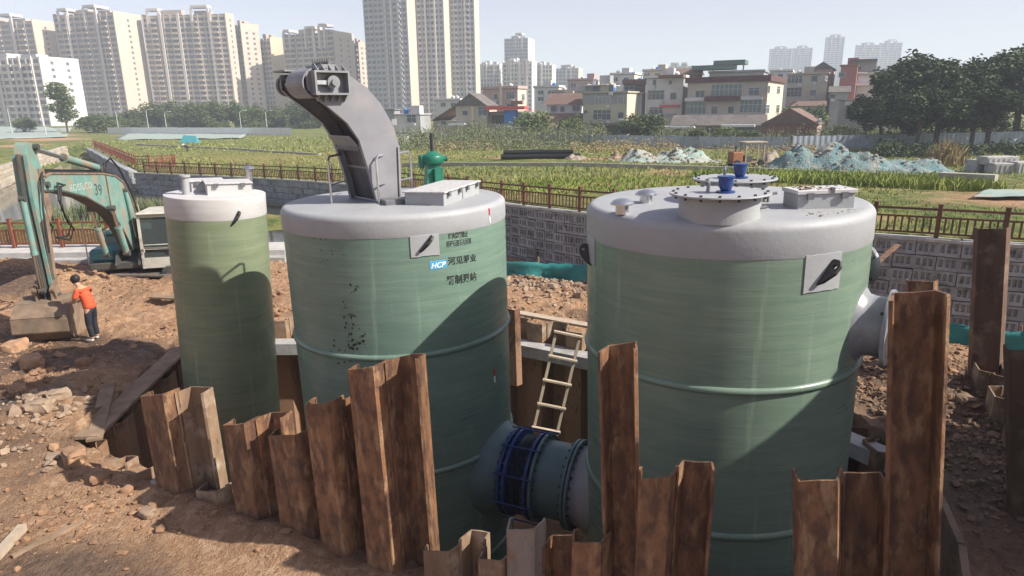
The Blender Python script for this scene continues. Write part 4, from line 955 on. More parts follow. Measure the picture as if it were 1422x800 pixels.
# ---------------------------------------------------------------- person in the orange shirt
mat('skin', (.45,.25,.16), rough=.55); mat('shirt', (.62,.10,.035),(.52,.08,.03), sc=12, rough=.85, bump=.3, bsc=12, bdist=.02)
mat('trousers', (.022,.024,.032),(.014,.015,.02), sc=10, rough=.85, bump=.3, bsc=14); mat('hair', (.012,.010,.009), rough=.6); mat('shoe', (.55,.53,.5), rough=.7)
def skinned(name, verts, edges, radii, mt_, parent, lv=2):
    me = bpy.data.meshes.new(name); me.from_pydata(verts, edges, []); me.update()
    o = bpy.data.objects.new(name, me); COL.objects.link(o); o.parent = parent
    bm = bmesh.new(); bm.from_mesh(me); lay = bm.verts.layers.skin.verify()
    for i,v_ in enumerate(bm.verts):
        r_ = radii[i]; v_[lay].radius = r_ if isinstance(r_,tuple) else (r_,r_); v_[lay].use_root = (i == 0)
    bm.to_mesh(me); bm.free()
    o.modifiers.new('skin','SKIN').use_smooth_shade = True; s_ = o.modifiers.new('sub','SUBSURF'); s_.levels = lv; s_.render_levels = lv
    me.materials.append(MT[mt_]); return o
pp = PZ(133,471,0); pp.z = gz1(pp.x,pp.y)
per = empty('person', pp, R(172), 'worker in an orange shirt and dark trousers bending over the excavator bucket', 'person')
# local: +x is the way the person faces
bv = [(0,0,.93),(.03,0,1.12),(.10,0,1.32),(.16,0,1.42),(.21,0,1.50),(.27,.0,1.56),(.31,0,1.63),(.29,0,1.72),
 (.13,.17,1.39),(.23,.22,1.14),(.44,.14,1.06),(.52,.11,1.05),(.13,-.17,1.39),(.20,-.23,1.13),(.40,-.16,1.02),(.48,-.13,1.00),
 (.0,.10,.88),(.02,.115,.48),(-.03,.12,.09),(.07,.125,.04),(.0,-.10,.88),(.06,-.115,.48),(.03,-.12,.09),(.13,-.125,.04)]
be = [(0,1),(1,2),(2,3),(3,4),(4,5),(5,6),(6,7),(3,8),(8,9),(9,10),(10,11),(3,12),(12,13),(13,14),(14,15),(0,16),(16,17),(17,18),(18,19),(0,20),(20,21),(21,22),(22,23)]
brd = [(.13,.10),(.125,.10),(.14,.10),(.10,.08),.052,.075,.095,.075,.06,.045,.035,.03,.06,.045,.035,.03,.085,.06,.045,.04,.085,.06,.045,.04]
skinned('body', bv, be, brd, 'skin', per)
sv = [(0,0,.84),(.01,0,.98),(.03,0,1.12),(.10,0,1.32),(.15,0,1.41),(.13,.16,1.385),(.185,.205,1.24),(.21,.215,1.17),(.13,-.16,1.385),(.17,-.205,1.24),(.185,-.22,1.17)]
skinned('shirt', sv, [(0,1),(1,2),(2,3),(3,4),(4,5),(5,6),(6,7),(4,8),(8,9),(9,10)], [(.19,.15),(.18,.15),(.17,.145),(.175,.14),(.12,.105),.088,.08,.078,.088,.08,.078], 'shirt', per)
tv = [(0,0,.95),(0,0,.90),(.0,.10,.85),(.02,.115,.48),(-.03,.12,.11),(.0,-.10,.85),(.06,-.115,.48),(.03,-.12,.11)]
skinned('trousers', tv, [(0,1),(1,2),(2,3),(3,4),(1,5),(5,6),(6,7)], [(.14,.11),(.145,.12),.10,.08,.07,.10,.08,.07], 'trousers', per)
MB().lathe([(.001,.115),(.05,.107),(.09,.07),(.112,.01),(.108,-.05),(.085,-.085),(.07,-.06)],20,Matrix.Translation((.272,0,1.672)) @ Matrix.Rotation(R(-28),4,'Y')).build('hair','hair',per,60)
for sgn,dx in ((1,-.03),(-1,.03)):
    skinned('shoe', [(dx-.02,sgn*.12,.05),(dx+.10,sgn*.125,.045),(dx+.20,sgn*.13,.04)], [(0,1),(1,2)], [(.055,.05),(.05,.045),(.04,.035)], 'shoe', per, 1)
for (hx,hy,hz),sgn in (((.52,.11,1.05),1),((.48,-.13,1.00),-1)):
    hv = [(hx,hy,hz),(hx+.05,hy,hz-.01)]; he = [(0,1)]; hr = [(.028,.02),(.03,.018)]
    for k,(dy,L_) in enumerate(((-.03,.05),(-.01,.065),(.01,.06),(.03,.045))):
        b0 = len(hv); hv += [(hx+.08,hy+dy,hz-.015),(hx+.08+L_*.6,hy+dy*1.1,hz-.035),(hx+.08+L_*.75,hy+dy*1.1,hz-.06)]; he += [(1,b0),(b0,b0+1),(b0+1,b0+2)]; hr += [.010,.009,.008]
    b0 = len(hv); hv += [(hx+.03,hy-.045*sgn,hz-.02),(hx+.07,hy-.06*sgn,hz-.04)]; he += [(0,b0),(b0,b0+1)]; hr += [.011,.009]
    skinned('hand', hv, he, hr, 'skin', per, 1)
for sgn in (1,-1):
    MB().lathe([(.004,-.012),(.012,0),(.004,.012)],8,Matrix.Translation((.385,sgn*.035,1.645))).build('eye','hair',per,40)
MB().add([(.385,-.012,1.64),(.385,.012,1.64),(.415,0,1.605),(.385,0,1.60)],[(0,1,2),(0,2,3),(1,3,2)]).build('nose','skin',per,60)
# ---------------------------------------------------------------- excavator
mat('exc_teal', (.175,.315,.27),(.125,.235,.205), sc=2.5, rough=.55, c3=(.27,.23,.17), sc3=1.9, t3=(.46,.62), bump=.1, bsc=12)
mat('exc_dark', (.045,.06,.055),(.09,.075,.06), sc=3, rough=.6, bump=.15, bsc=14)
mat('exc_mud', (.25,.175,.115),(.14,.10,.07), sc=3, rough=.9, bump=.4, bsc=10)
mat('exc_cream', (.52,.49,.42),(.42,.39,.33), sc=3, rough=.55, c3=(.27,.22,.16), sc3=2, t3=(.58,.72))
mat('exc_box', (.06,.21,.22),(.045,.16,.17), sc=3, rough=.45, c3=(.2,.2,.17), sc3=2.2, t3=(.58,.7))
mat('track', (.16,.13,.105),(.09,.075,.065), sc=4, rough=.9, bump=.5, bsc=14)
mat('glass_dark', (.03,.035,.035), rough=.06, spec=.7)
mat('chrome', (.6,.6,.6), rough=.2, metal=1)
mat('rubber', (.02,.02,.02), rough=.6)
mat('worn_white', (.50,.52,.46),(.26,.36,.31), sc=9, lo=.45, hi=.6, rough=.7)
EA = Vector((-13.9,23.6,0)); hdg = Vector((1.35,-6.3,0)).normalized(); lat = Vector((-hdg.y,hdg.x,0))
exc = empty('excavator', (EA.x,EA.y,0), 0, 'muddy pale teal crawler excavator with its bucket on the ground', 'excavator')
EM = Matrix(((hdg.x,lat.x,0,0),(hdg.y,lat.y,0,0),(0,0,1,0),(0,0,0,1)))           # local (s, lat, z)
EP = Matrix(((hdg.x,0,lat.x,0),(hdg.y,0,lat.y,0),(0,1,0,0),(0,0,0,1)))          # prism local (s, z, lat)
def E3(s, l, z): return EM @ Vector((s,l,z))
boom = [(5.95,3.98),(5.75,4.14),(5.4,4.2),(1.67,3.86),(.6,3.68),(.0,3.42),(-.55,2.85),(-.85,2.0),(-.62,1.05),(.05,1.0),(.36,1.4),(.86,2.02),(1.36,2.44),(1.95,2.80),(3.4,3.36),(4.97,3.72),(5.9,3.82)]
bo = MB().prism(boom,EP,-.17,.17).build('boom','exc_teal',exc)
st_ = MB()
pts_b = boom[9:]; v = []
for (a,b) in zip(pts_b[:-1],pts_b[1:]): st_.bar(E3(a[0],0,a[1]-.02),E3(b[0],0,b[1]-.02),.40,.05,(0,0,1))
st_.build('boom_underplate','exc_dark',bo)
st_ = MB(); top_b = boom[1:9]
for (a,b) in zip(top_b[:-1],top_b[1:]): st_.bar(E3(a[0],0,a[1]+.02),E3(b[0],0,b[1]+.02),.40,.05,(0,0,1))
st_.build('boom_topplate','exc_mud',bo)
MB().bar(E3(1.5,.177,2.5),E3(1.5,.177,3.82),.012,.07,(1,0,0)).build('weld_rib','exc_mud',bo)
sticp = [(6.46,4.8),(6.38,5.02),(6.25,5.1),(5.98,5.06),(5.85,4.85),(5.7,4.2),(5.85,3.2),(6.5,3.0),(6.56,3.7)]
sk = MB().prism(sticp,EP,-.13,.13).build('stick_head','exc_teal',exc)
MB().prism([(5.88,3.2),(6.2,.95),(6.33,.82),(6.46,.9),(6.46,2.0),(6.47,3.02)],EP,-.12,.12).build('stick','exc_dark',exc)
MB().prism([(5.87,3.25),(6.18,.95),(6.28,.9),(6.08,3.2)],EP,.12,.14).build('stick_side_plate','exc_mud',exc)
for (a,b) in zip([(6.47,4.8),(6.57,3.7),(6.51,3.0)],[(6.57,3.7),(6.51,3.0),(6.46,.95)]): MB().bar(E3(a[0]+.02,0,a[1]),E3(b[0]+.02,0,b[1]),.30,.05,lat).build('stick_plate','exc_dark',sk)
for l in (-.13,.13): MB().bar(E3(6.49,l,4.8),E3(6.59,l,3.7),.04,.08,lat).bar(E3(6.59,l,3.7),E3(6.48,l,1.1),.04,.08,lat).build('stick_edge','exc_teal',sk)
MB().bar(E3(5.72,0,3.9),E3(6.16,0,.98),.28,.04,lat).build('stick_plate','exc_mud',sk)
MB().prism([(5.66,4.35),(5.66,3.2),(5.88,2.95),(6.0,3.4),(5.98,4.4)],EP,.135,.155).build('stick_cheek','exc_mud',sk)
def ram(a, b, r, frac, l, name, par):
    a = E3(a[0],l,a[1]); b = E3(b[0],l,b[1]); m = a+(b-a)*frac
    c = MB().cyl(a,m,r,14).cyl(m-(b-a).normalized()*.08,m,r*1.15,14).build(name,'exc_teal',par,40); MB().cyl(m,b,r*.55,12).build('rod','chrome',c,40)
    MB().cyl(a-lat*r,a+lat*r,r*1.1,12).build('clevis','exc_dark',c,40); MB().cyl(b-lat*r*.9,b+lat*r*.9,r*.95,12).build('rod_eye','exc_dark',c,40)
ram((1.5,4.05),(5.95,4.95),.115,.55,0,'stick_cylinder',exc)
for l in (-.32,.32): ram((1.15,1.1),(1.8,2.75),.10,.6,l,'boom_cylinder',exc)
ram((.05,3.15),(-.25,1.35),.07,.6,.24,'hose_guard',exc)
ram((6.78,3.7),(6.72,1.25),.075,.6,0,'bucket_cylinder',exc)
for l in (-.21,.21): MB().bar(E3(6.72,l,1.25),E3(6.35,l,.45),.05,.12,lat).bar(E3(6.72,l,1.25),E3(6.4,l,1.45),.05,.10,lat).build('bucket_link','exc_mud',exc)
bk = [(5.85,.92),(6.35,1.0),(6.85,.92),(7.18,.62),(7.22,.25),(6.95,-.02),(6.5,-.10),(5.9,-.08),(5.35,.02)]
bu = MB()
for (a,b) in zip(bk[:-1],bk[1:]): bu.bar(E3(a[0],0,a[1]),E3(b[0],0,b[1]),1.34,.05,(0,0,1))
buo = bu.build('bucket','exc_mud',exc)
for l in (-.67,.63): MB().prism(bk+[(5.3,.2),(5.55,.62)],EP,l,l+.04).build('bucket_side','exc_mud',buo)
for k in range(5): MB().bar(E3(5.45,-.56+k*.28,.01),E3(5.15,-.56+k*.28,.04),.10,.06).build('tooth','exc_dark',buo)
for l in (-.2,.17): MB().prism([(6.05,.95),(6.75,.95),(6.7,1.2),(6.4,1.35),(6.2,1.15)],EP,l,l+.035).build('bucket_ear','exc_mud',buo)
for off,seedz in ((.24,0),(.28,.12),(-.24,.05)):
    MB().tube([E3(4.9,off,3.85),E3(5.35,off+.05,3.95-seedz),E3(5.6,off+.1,3.5-seedz),E3(5.45,off+.12,3.0-seedz),E3(5.1,off+.1,2.75-seedz),E3(5.2,off,2.45-seedz),E3(5.8,off-.05,2.5)],.03,8).build('hose','rubber',exc,60)
MB().tube([E3(1.3,.1,4.15),E3(.7,.15,4.3),E3(.1,.15,3.95),E3(-.5,.2,3.2),E3(-.9,.25,2.2),E3(-.7,.2,1.4)],.03,8).build('hose','rubber',exc,60)
MB().tube([E3(1.4,.2,4.1),E3(1.0,.25,4.35),E3(.6,.25,4.05)],.025,8).build('hose','rubber',exc,60)
for k_,(la_,dz_) in enumerate(((.12,.03),(-.08,.05),(.02,.09))):
    MB().tube([E3(5.6,la_,4.25+dz_),E3(4.2,la_,4.12+dz_),E3(2.6,la_,3.98+dz_),E3(1.4,la_,3.88+dz_),E3(.5,la_,3.70+dz_),E3(-.35,la_,3.2+dz_),E3(-.8,la_,2.3+dz_)],.025,6).build('hydraulic_line','rubber',exc,60)
for k_ in range(3):
    MB().tube([E3(5.9,.2,4.3-k_*.1),E3(6.2,.26,4.1-k_*.12),E3(6.35,.24,3.4),E3(6.4,.2,2.2+k_*.2)],.024,6).build('hydraulic_line','rubber',exc,60)
for s_,z_ in ((5.75,3.95),(5.95,4.95),(6.35,1.0),(-.35,1.25),(1.8,2.75)): MB().cyl(E3(s_,-.24,z_),E3(s_,.25,z_),.085,14).build('pivot_pin','exc_dark',exc,40)
def flat_text(txt, s0, s1, z0, z1, l, mt_, par, bold=0):
    cu = bpy.data.curves.new('txt','FONT'); cu.body = txt; cu.offset = bold
    ob = bpy.data.objects.new('txt',cu); COL.objects.link(ob); dg = bpy.context.evaluated_depsgraph_get(); dg.update()
    me = bpy.data.meshes.new_from_object(ob.evaluated_get(dg)); bpy.data.objects.remove(ob); bpy.data.curves.remove(cu)
    co = np.array([q.co[:] for q in me.vertices]); mn = co.min(0); mx = co.max(0)
    for q in me.vertices:
        u = (q.co.x-mn[0])/(mx[0]-mn[0]); w_ = (q.co.y-mn[1])/(mx[1]-mn[1]); q.co = E3(s0+(s1-s0)*u, l, z0+(z1-z0)*w_+u*(-.08))
    return fin('lettering', me, mt_, par)
flat_text('KOBELCO',4.35,2.75,3.60,3.80,.176,'worn_white',bo,.0)
flat_text('39',2.55,2.0,3.28,3.64,.176,'exc_dark',bo)
EM0 = EM; EM = Matrix.Translation((0,0,-.42)) @ EM0; EP0 = EP; EP = Matrix.Translation((0,0,-.42)) @ EP0
# upper house
ho = MB().box((-3.6,-1.35,.72),(.05,1.45,.98),EM,bev=.03).build('deck','exc_dark',exc)
MB().box((-3.7,-1.35,.98),(-1.9,1.42,1.85),EM,bev=.12).build('engine_hood','exc_teal',exc)
MB().box((-1.35,-1.38,.98),(-.1,-.5,1.45),EM,bev=.10).build('tool_box','exc_box',exc)
MB().box((-2.2,-1.3,1.0),(-1.3,-.45,1.95),EM,bev=.12).build('fuel_tank','exc_teal',exc)
MB().box((-1.28,-1.1,1.72),(-1.295,-.85,1.8),EM).build('tank_slot','exc_dark',exc)
MB().tube([E3(-.1,-1.4,.9),E3(-.1,-1.4,2.5),E3(-.25,-1.3,2.75),E3(-1.2,-1.0,2.75),E3(-1.3,-.95,2.6),E3(-1.3,-.95,1.9)],.022,8).build('grab_rail','exc_cream',exc,40)
for l in (-.42,.34): MB().prism([(-1.3,.9),(.3,.9),(.05,1.3),(-.55,1.45)],EP,l,l+.08).build('boom_bracket','exc_dark',exc)
# cab: frame, panes, interior seat, roof
cs0,cs1,cl0,cl1,cz0,cz1 = -1.45,.25,.52,1.60,.74,2.62
cab = empty('cab',(0,0,0)); cab.parent = exc
fr = MB()
for s_ in (cs0,cs1-.02):
    for l_ in (cl0,cl1): fr.bar(E3(s_,l_,cz0),E3(s_-(0.12 if s_ > 0 else 0),l_,cz1),.09,.09)
for z_,t_ in ((cz0+.2,.38),(cz1,.09)):
    fr.bar(E3(cs1-(0.02 if z_ < 2 else .14),cl0,z_),E3(cs1-(0.02 if z_ < 2 else .14),cl1,z_),.08,t_); fr.bar(E3(cs0,cl1,z_),E3(cs1-.1,cl1,z_),.08,t_); fr.bar(E3(cs0,cl0,z_),E3(cs1-.1,cl0,z_),.08,t_); fr.bar(E3(cs0,cl0,z_),E3(cs0,cl1,z_),.08,t_)
fr.bar(E3(cs1+.02,cl0,1.45),E3(cs1+.02,cl1,1.45),.03,.03); fr.bar(E3(cs1+.03,cl0+.1,1.5),E3(cs1+.05,cl1-.1,1.5),.03,.03)
fr.build('cab_frame','exc_cream',cab)
MB().box((cs0-.05,cl0-.05,cz1+.045),(cs1+.0,cl1+.05,cz1+.14),EM,bev=.04).build('roof','exc_cream',cab)
gm = bpy.data.materials.new('cab_glass'); gm.use_nodes = True; gb = gm.node_tree.nodes['Principled BSDF']; gb.inputs['Base Color'].default_value = (.16,.19,.19,1); gb.inputs['Roughness'].default_value = .05; gb.inputs['Transmission Weight'].default_value = .7; gb.inputs['IOR'].default_value = 1.05; MT['cab_glass'] = gm
for a_,b_ in (((cs1-.03,cl0+.05,cz0+.4),(cs1-.02,cl1-.05,cz1-.06)),):
    v = [E3(cs1-.02,cl0+.05,cz0+.38),E3(cs1-.02,cl1-.05,cz0+.38),E3(cs1-.12,cl1-.05,cz1-.05),E3(cs1-.12,cl0+.05,cz1-.05)]
    v += [q-hdg*.008 for q in v]; MB().add(v,[(0,1,2,3),(7,6,5,4),(0,4,5,1),(1,5,6,2),(2,6,7,3),(3,7,4,0)]).build('windscreen','cab_glass',cab)
MB().box((cs0+.06,cl1-.012,cz0+.4),(cs1-.16,cl1-.004,cz1-.06),EM).build('door_pane','cab_glass',cab)
MB().box((cs0+.01,cl0+.05,cz0+.4),(cs0+.02,cl1-.05,cz1-.06),EM).build('rear_pane','cab_glass',cab)
MB().box((-1.1,.8,.95),(-.6,1.3,1.35),EM,bev=.05).box((-1.15,.82,1.35),(-1.0,1.28,2.0),EM,bev=.05).build('seat','exc_dark',cab)
MB().cyl(E3(-.4,.75,1.2),E3(-.35,.75,1.7),.02,8).cyl(E3(-.4,1.35,1.2),E3(-.35,1.35,1.7),.02,8).box((-.3,.8,.95),(-.05,1.3,1.25),EM).build('levers','exc_box',cab)
MB().tube([E3(.3,cl0+.1,1.35),E3(.36,cl0+.1,1.62),E3(.36,cl1-.1,1.62),E3(.3,cl1-.1,1.35)],.018,8).build('guard_bar','exc_cream',cab,40)
MB().tube([E3(cs1-.1,cl0+.1,2.65),E3(cs1+.0,cl0+.1,3.1)],.015,6).build('antenna','exc_cream',cab)
MB().cyl(E3(.3,1.35,.62),E3(.48,1.35,.62),.2,20).cyl(E3(.3,1.35,.62),E3(.5,1.35,.62),.09,14).build('work_lamp','exc_dark',exc,40)
# undercarriage, slewed across
uc = Vector((-14.15,24.75,0))-EA; uM = Matrix.Translation(uc+Vector((0,0,-.42))) @ Matrix.Rotation(R(-4),4,'Z')
MB().box((-1.5,-1.0,.1),(1.5,1.0,.5),uM,bev=.08).cyl(uM@Vector((0,0,.5)),uM@Vector((0,0,.74)),.62,32).build('undercarriage','exc_dark',exc,40)
def track(yc):
    L,h_ = 4.3,.82; out = []
    for k in range(40):
        t = k/40*2*(L-h_+math.pi*h_/2); 
        a1 = L-h_; c1 = math.pi*h_/2
        if t < a1: p = (-a1/2+t, h_); an = 0
        elif t < a1+c1: q = (t-a1)/(h_/2); p = (a1/2+math.sin(q)*h_/2, h_/2+math.cos(q)*h_/2); an = -q
        elif t < 2*a1+c1: p = (a1/2-(t-a1-c1), 0); an = math.pi
        else: q = (t-2*a1-c1)/(h_/2); p = (-a1/2-math.sin(q)*h_/2, h_/2-math.cos(q)*h_/2); an = math.pi-q
        out.append((p,an))
    b = MB()
    for (px_,pz_),an in out: b.box((-.11,yc-.3,-.03),(.11,yc+.3,.03),uM @ Matrix.Translation((px_,0,pz_-.3)) @ Matrix.Rotation(-an,4,'Y'))
    o = b.build('track','track',exc)
    MB().box((-1.75,yc-.2,-.15),(1.75,yc+.2,.38),uM,bev=.05).build('track_frame','exc_dark',o)
    for k in range(6): MB().cyl(uM@Vector((-1.6+k*.64,yc-.22,-.05)),uM@Vector((-1.6+k*.64,yc+.22,-.05)),.15,14).build('roller','exc_dark',o,40)
    for sgn in (-1,1): MB().cyl(uM@Vector((sgn*1.72,yc-.18,.1)),uM@Vector((sgn*1.72,yc+.18,.1)),.33,20).build('wheel','exc_mud',o,40)
track(-1.2); track(1.2)
# ---------------------------------------------------------------- unseen cabin added right of the frame to shade the right-hand corner
mat('cabin_white', (.62,.64,.66),(.56,.58,.6), sc=2, rough=.6); mat('cabin_blue', (.06,.16,.38), rough=.5)
sc_ = empty('shade_cabin', (11.2,4.2,0), 0, 'unseen two storey white cabin added right of the pit for its shade', 'cabin')
MB().box((-3,-5.2,-.1),(3,5.0,5.85)).build('wall','cabin_white',sc_)
MB().box((-3.1,-5.35,5.85),(3.1,5.15,6.02)).build('roof','cabin_blue',sc_)
MB().box((-3.02,-5.22,2.85),(3.02,5.02,3.0)).build('floor_band','cabin_blue',sc_)
for z_ in (1.0,4.0):
    for y_ in (-4,-1.8,.4,2.6):
        wn = MB().box((-3.04,y_,z_),(-2.99,y_+1.3,z_+1.1)).build('window','glass_dark',sc_); MB().box((-3.06,y_-.05,z_-.05),(-3.03,y_+1.35,z_)).box((-3.06,y_-.05,z_+1.1),(-3.03,y_+1.35,z_+1.15)).box((-3.06,y_+.62,z_),(-3.03,y_+.68,z_+1.1)).build('frame','cabin_white',wn)
# ---------------------------------------------------------------- vegetation helpers
def leafquads(C, size, g, droop=.3, asp=.55):
    n = len(C); a = g.uniform(0,2*math.pi,n); el = g.uniform(-.9,.9,n)
    u = np.stack([np.cos(a)*np.cos(el),np.sin(a)*np.cos(el),np.sin(el)-droop*.3],1); u /= np.linalg.norm(u,axis=1)[:,None]
    r_ = g.normal(size=(n,3)); v = np.cross(u,r_); v /= np.linalg.norm(v,axis=1)[:,None]
    s = size*g.uniform(.6,1.4,n)[:,None]
    return np.stack([C-u*s, C+v*s*asp, C+u*s, C-v*s*asp],1).reshape(-1,3)
def crown_mesh(name, blobs, n, size, seed):
    g = np.random.default_rng(seed); w_ = np.array([b[3]*b[4]*b[5] for b in blobs])**.67; cnt = (w_/w_.sum()*n).astype(int); P = []
    for b,k in zip(blobs,cnt):
        d = g.normal(size=(k,3)); d /= np.linalg.norm(d,axis=1)[:,None]; r_ = g.uniform(.45,1.05,k)**.6
        lump = 1+.22*np.sin(d[:,0]*5+seed)+.18*np.sin(d[:,1]*7+b[0]*3)+.15*np.sin(d[:,2]*6+b[1])
        P.append(np.array(b[:3])+d*r_[:,None]*lump[:,None]*np.array(b[3:6]))
    return npme(name, leafquads(np.concatenate(P),size,g), 4)
mat('leaf_dark', (.030,.052,.022),(.062,.092,.030), sc=.55, rough=.7, spec=.25, lo=.38, hi=.62, rnd=.2, c3=(.085,.11,.035), sc3=.9, t3=(.56,.68))
mat('leaf_mid', (.055,.085,.030),(.11,.14,.045), sc=.35, rough=.7, spec=.25, lo=.38, hi=.62, rnd=.2)
mat('leaf_light', (.09,.13,.05),(.16,.19,.07), sc=.6, rough=.7, spec=.25, rnd=.15)
mat('bark', (.14,.10,.075),(.09,.065,.05), sc=4, rough=.9, bump=.4)
def tree_proto(kind, seed):
    g = random.Random(seed); blobs = []
    if kind == 'broad':      # unit height 10
        for k in range(15):
            a = g.uniform(0,6.28); r_ = g.uniform(.8,3.6); blobs.append((r_*math.cos(a),r_*math.sin(a),g.uniform(4.2,8.3)-.22*r_,g.uniform(1.1,1.9),g.uniform(1.1,1.9),g.uniform(.9,1.4)))
        blobs.append((0,0,7.5,2.2,2.2,1.9)); n,s = 13000,.19
    elif kind == 'tall':
        for k in range(10): z = 3.2+k*.65; blobs.append((g.uniform(-.9,.9),g.uniform(-.9,.9),z,g.uniform(.9,1.5),g.uniform(.9,1.5),g.uniform(.7,1.0)))
        n,s = 5000,.2
    else:                    # bush, unit height ~4
        for k in range(8): a = g.uniform(0,6.28); r_ = g.uniform(.3,1.5); blobs.append((r_*math.cos(a),r_*math.sin(a),g.uniform(1.0,3.0)-.2*r_,g.uniform(.7,1.2),g.uniform(.7,1.2),g.uniform(.6,1.0)))
        blobs.append((0,0,1.6,1.5,1.5,1.5)); n,s = 4200,.14
    cm = crown_mesh('crown', blobs, n, s, seed)
    t = MB(); H = {'broad':6,'tall':7,'bush':2}[kind]; r0 = {'broad':.30,'tall':.22,'bush':.1}[kind]
    t.tube([(0,0,-.5),(.05,0,H*.3),(-.05,.05,H*.65),(0,0,H)],[r0*1.2,r0*.85,r0*.6,r0*.25],8)
    for k in range(6 if kind != 'bush' else 3):
        b = g.choice(blobs); z0 = g.uniform(.35,.7)*H; t.tube([(0,0,z0),(b[0]*.5,b[1]*.5,(z0+b[2])/2),(b[0]*.9,b[1]*.9,b[2])],[r0*.45,r0*.3,r0*.12],6)
    return cm, t.mesh('trunk')
PROT = {}
for kd,seeds in (('broad',(1,2,3)),('tall',(11,)),('bush',(21,22))): PROT[kd] = [tree_proto(kd,s_) for s_ in seeds]
_tk = [0]
_lm = {}
def tree(label, px, ybase, Y, ytop, kind='broad', wide=1.0, mt_='leaf_mid', cat='tree', group=None, name='tree', z0=None):
    """px: trunk column in the photo, Y: how far away, ytop: crown top in the photo"""
    _tk[0] += 1; cm,tm = PROT[kind][_tk[0] % len(PROT[kind])]
    b = PY(px,ybase,Y); zz_ = (gz1(b.x,b.y) if z0 is None else z0); top = PY(px,ytop,Y).z; unit = {'broad':9.6,'tall':10.2,'bush':4.1}[kind]; k = (top-zz_)/unit
    root = empty(name, (b.x,b.y,zz_), random.uniform(0,6.28), label, cat, group)
    for nm,me,m in (('crown',cm,mt_),('trunk',tm,'bark')):
        key = (nm,me.name,m)
        if key not in _lm: c = me.copy(); c.materials.clear(); c.materials.append(MT[m]); _lm[key] = c
        o = bpy.data.objects.new(nm, _lm[key]); COL.objects.link(o); o.parent = root; o.scale = (k*wide,k*wide,k)
    return root
# ---------------------------------------------------------------- grass, crops, reeds
def blades(name, x, y, z, h, wd, g, lean=.35):
    n = len(x); a = g.uniform(0,6.28,n); l = g.uniform(0,lean,n)*h; b = g.uniform(0,6.28,n)
    P = np.stack([x,y,z],1); U = np.stack([np.cos(a)*wd,np.sin(a)*wd,0*a],1); T = np.stack([np.cos(b)*l,np.sin(b)*l,h],1); Mid = np.stack([np.cos(b)*l*.3,np.sin(b)*l*.3,h*.6],1)
    return npme(name, np.stack([P-U,P+U,P+Mid+U*.7,P+T,P+Mid-U*.7],1).reshape(-1,3), 5)
g5 = np.random.default_rng(55)
def fieldpts(n, x0, x1, y0, y1, mind=.9):
    # even in the picture: more per area close by
    y = y0*(y1/y0)**g5.uniform(0,1,n); x = g5.uniform(-1,1,n)*(x1-x0)/2*(.35+.65*y/y1)+(x0+x1)/2*(y/y1)
    dW,_ = pdist(x,y,WALL); k = dW > mind; return x[k],y[k]
x,y = fieldpts(75000,-150,130,24,150)
bare = (np.exp(-(((x-27)/7)**2+((y-33)/4.5)**2)*1.2) > .35)|(np.exp(-(((x-9)/10)**2+((y-42.5)/4.5)**2) ) > .6)
x,y = x[~bare],y[~bare]; pat = np.clip(.75+1.2*fbm(x,y,.09,3,12),.25,1.6)
h = g5.uniform(.12,.38,len(x))*pat
tag(fin('grass', blades('grass',x,y,gzv(x,y)-.03,h*np.clip(.35+y/70,.5,1),.004+.0009*y,g5,.9), 'grass_blade'), 'rough green grass over the fields beyond the fence', kind='stuff')
# lush crop block on the right, seedling rows left of it
x = g5.uniform(12.5,28,9000); y = g5.uniform(33.5,47.5,9000); k = (x > 27.5-(47.5-y)*.0) ; ok = (y > 45-(x-12)*.62) & (y < 53-(x-12)*.55) & (pdist(x,y,WALL)[0] > 1.2) & (np.hypot((x-27.5)/5,(y-33.5)/3.4) > 1)
x,y = x[ok],y[ok]
tag(fin('leafy_crop', blades('leafy_crop',x,y,gzv(x,y)-.02,g5.uniform(.35,.75,len(x)),.055,g5,.7), 'crop_leaf'), 'dense leafy green crop between the fence and the concrete channel', kind='stuff')
xs,ys = [],[]
for r_ in range(26):
    for q in range(70):
        u_ = r_*.62; t_ = q*.3; xx = -1.5+u_*.95+t_*.12; yy = 38.5+t_*.42+u_*-.05; xs.append(xx+g5.normal(0,.05)); ys.append(yy+g5.normal(0,.05))
x = np.repeat(np.array(xs),3)+g5.normal(0,.06,len(xs)*3); y = np.repeat(np.array(ys),3)+g5.normal(0,.06,len(xs)*3); k = pdist(x,y,WALL)[0] > 1.5; x,y = x[k],y[k]
tag(fin('seedling_rows', blades('seedling_rows',x,y,gzv(x,y)-.02,g5.uniform(.12,.3,len(x)),.045,g5,.9), 'crop_leaf'), 'rows of low seedlings on bare soil behind the fence', kind='stuff')
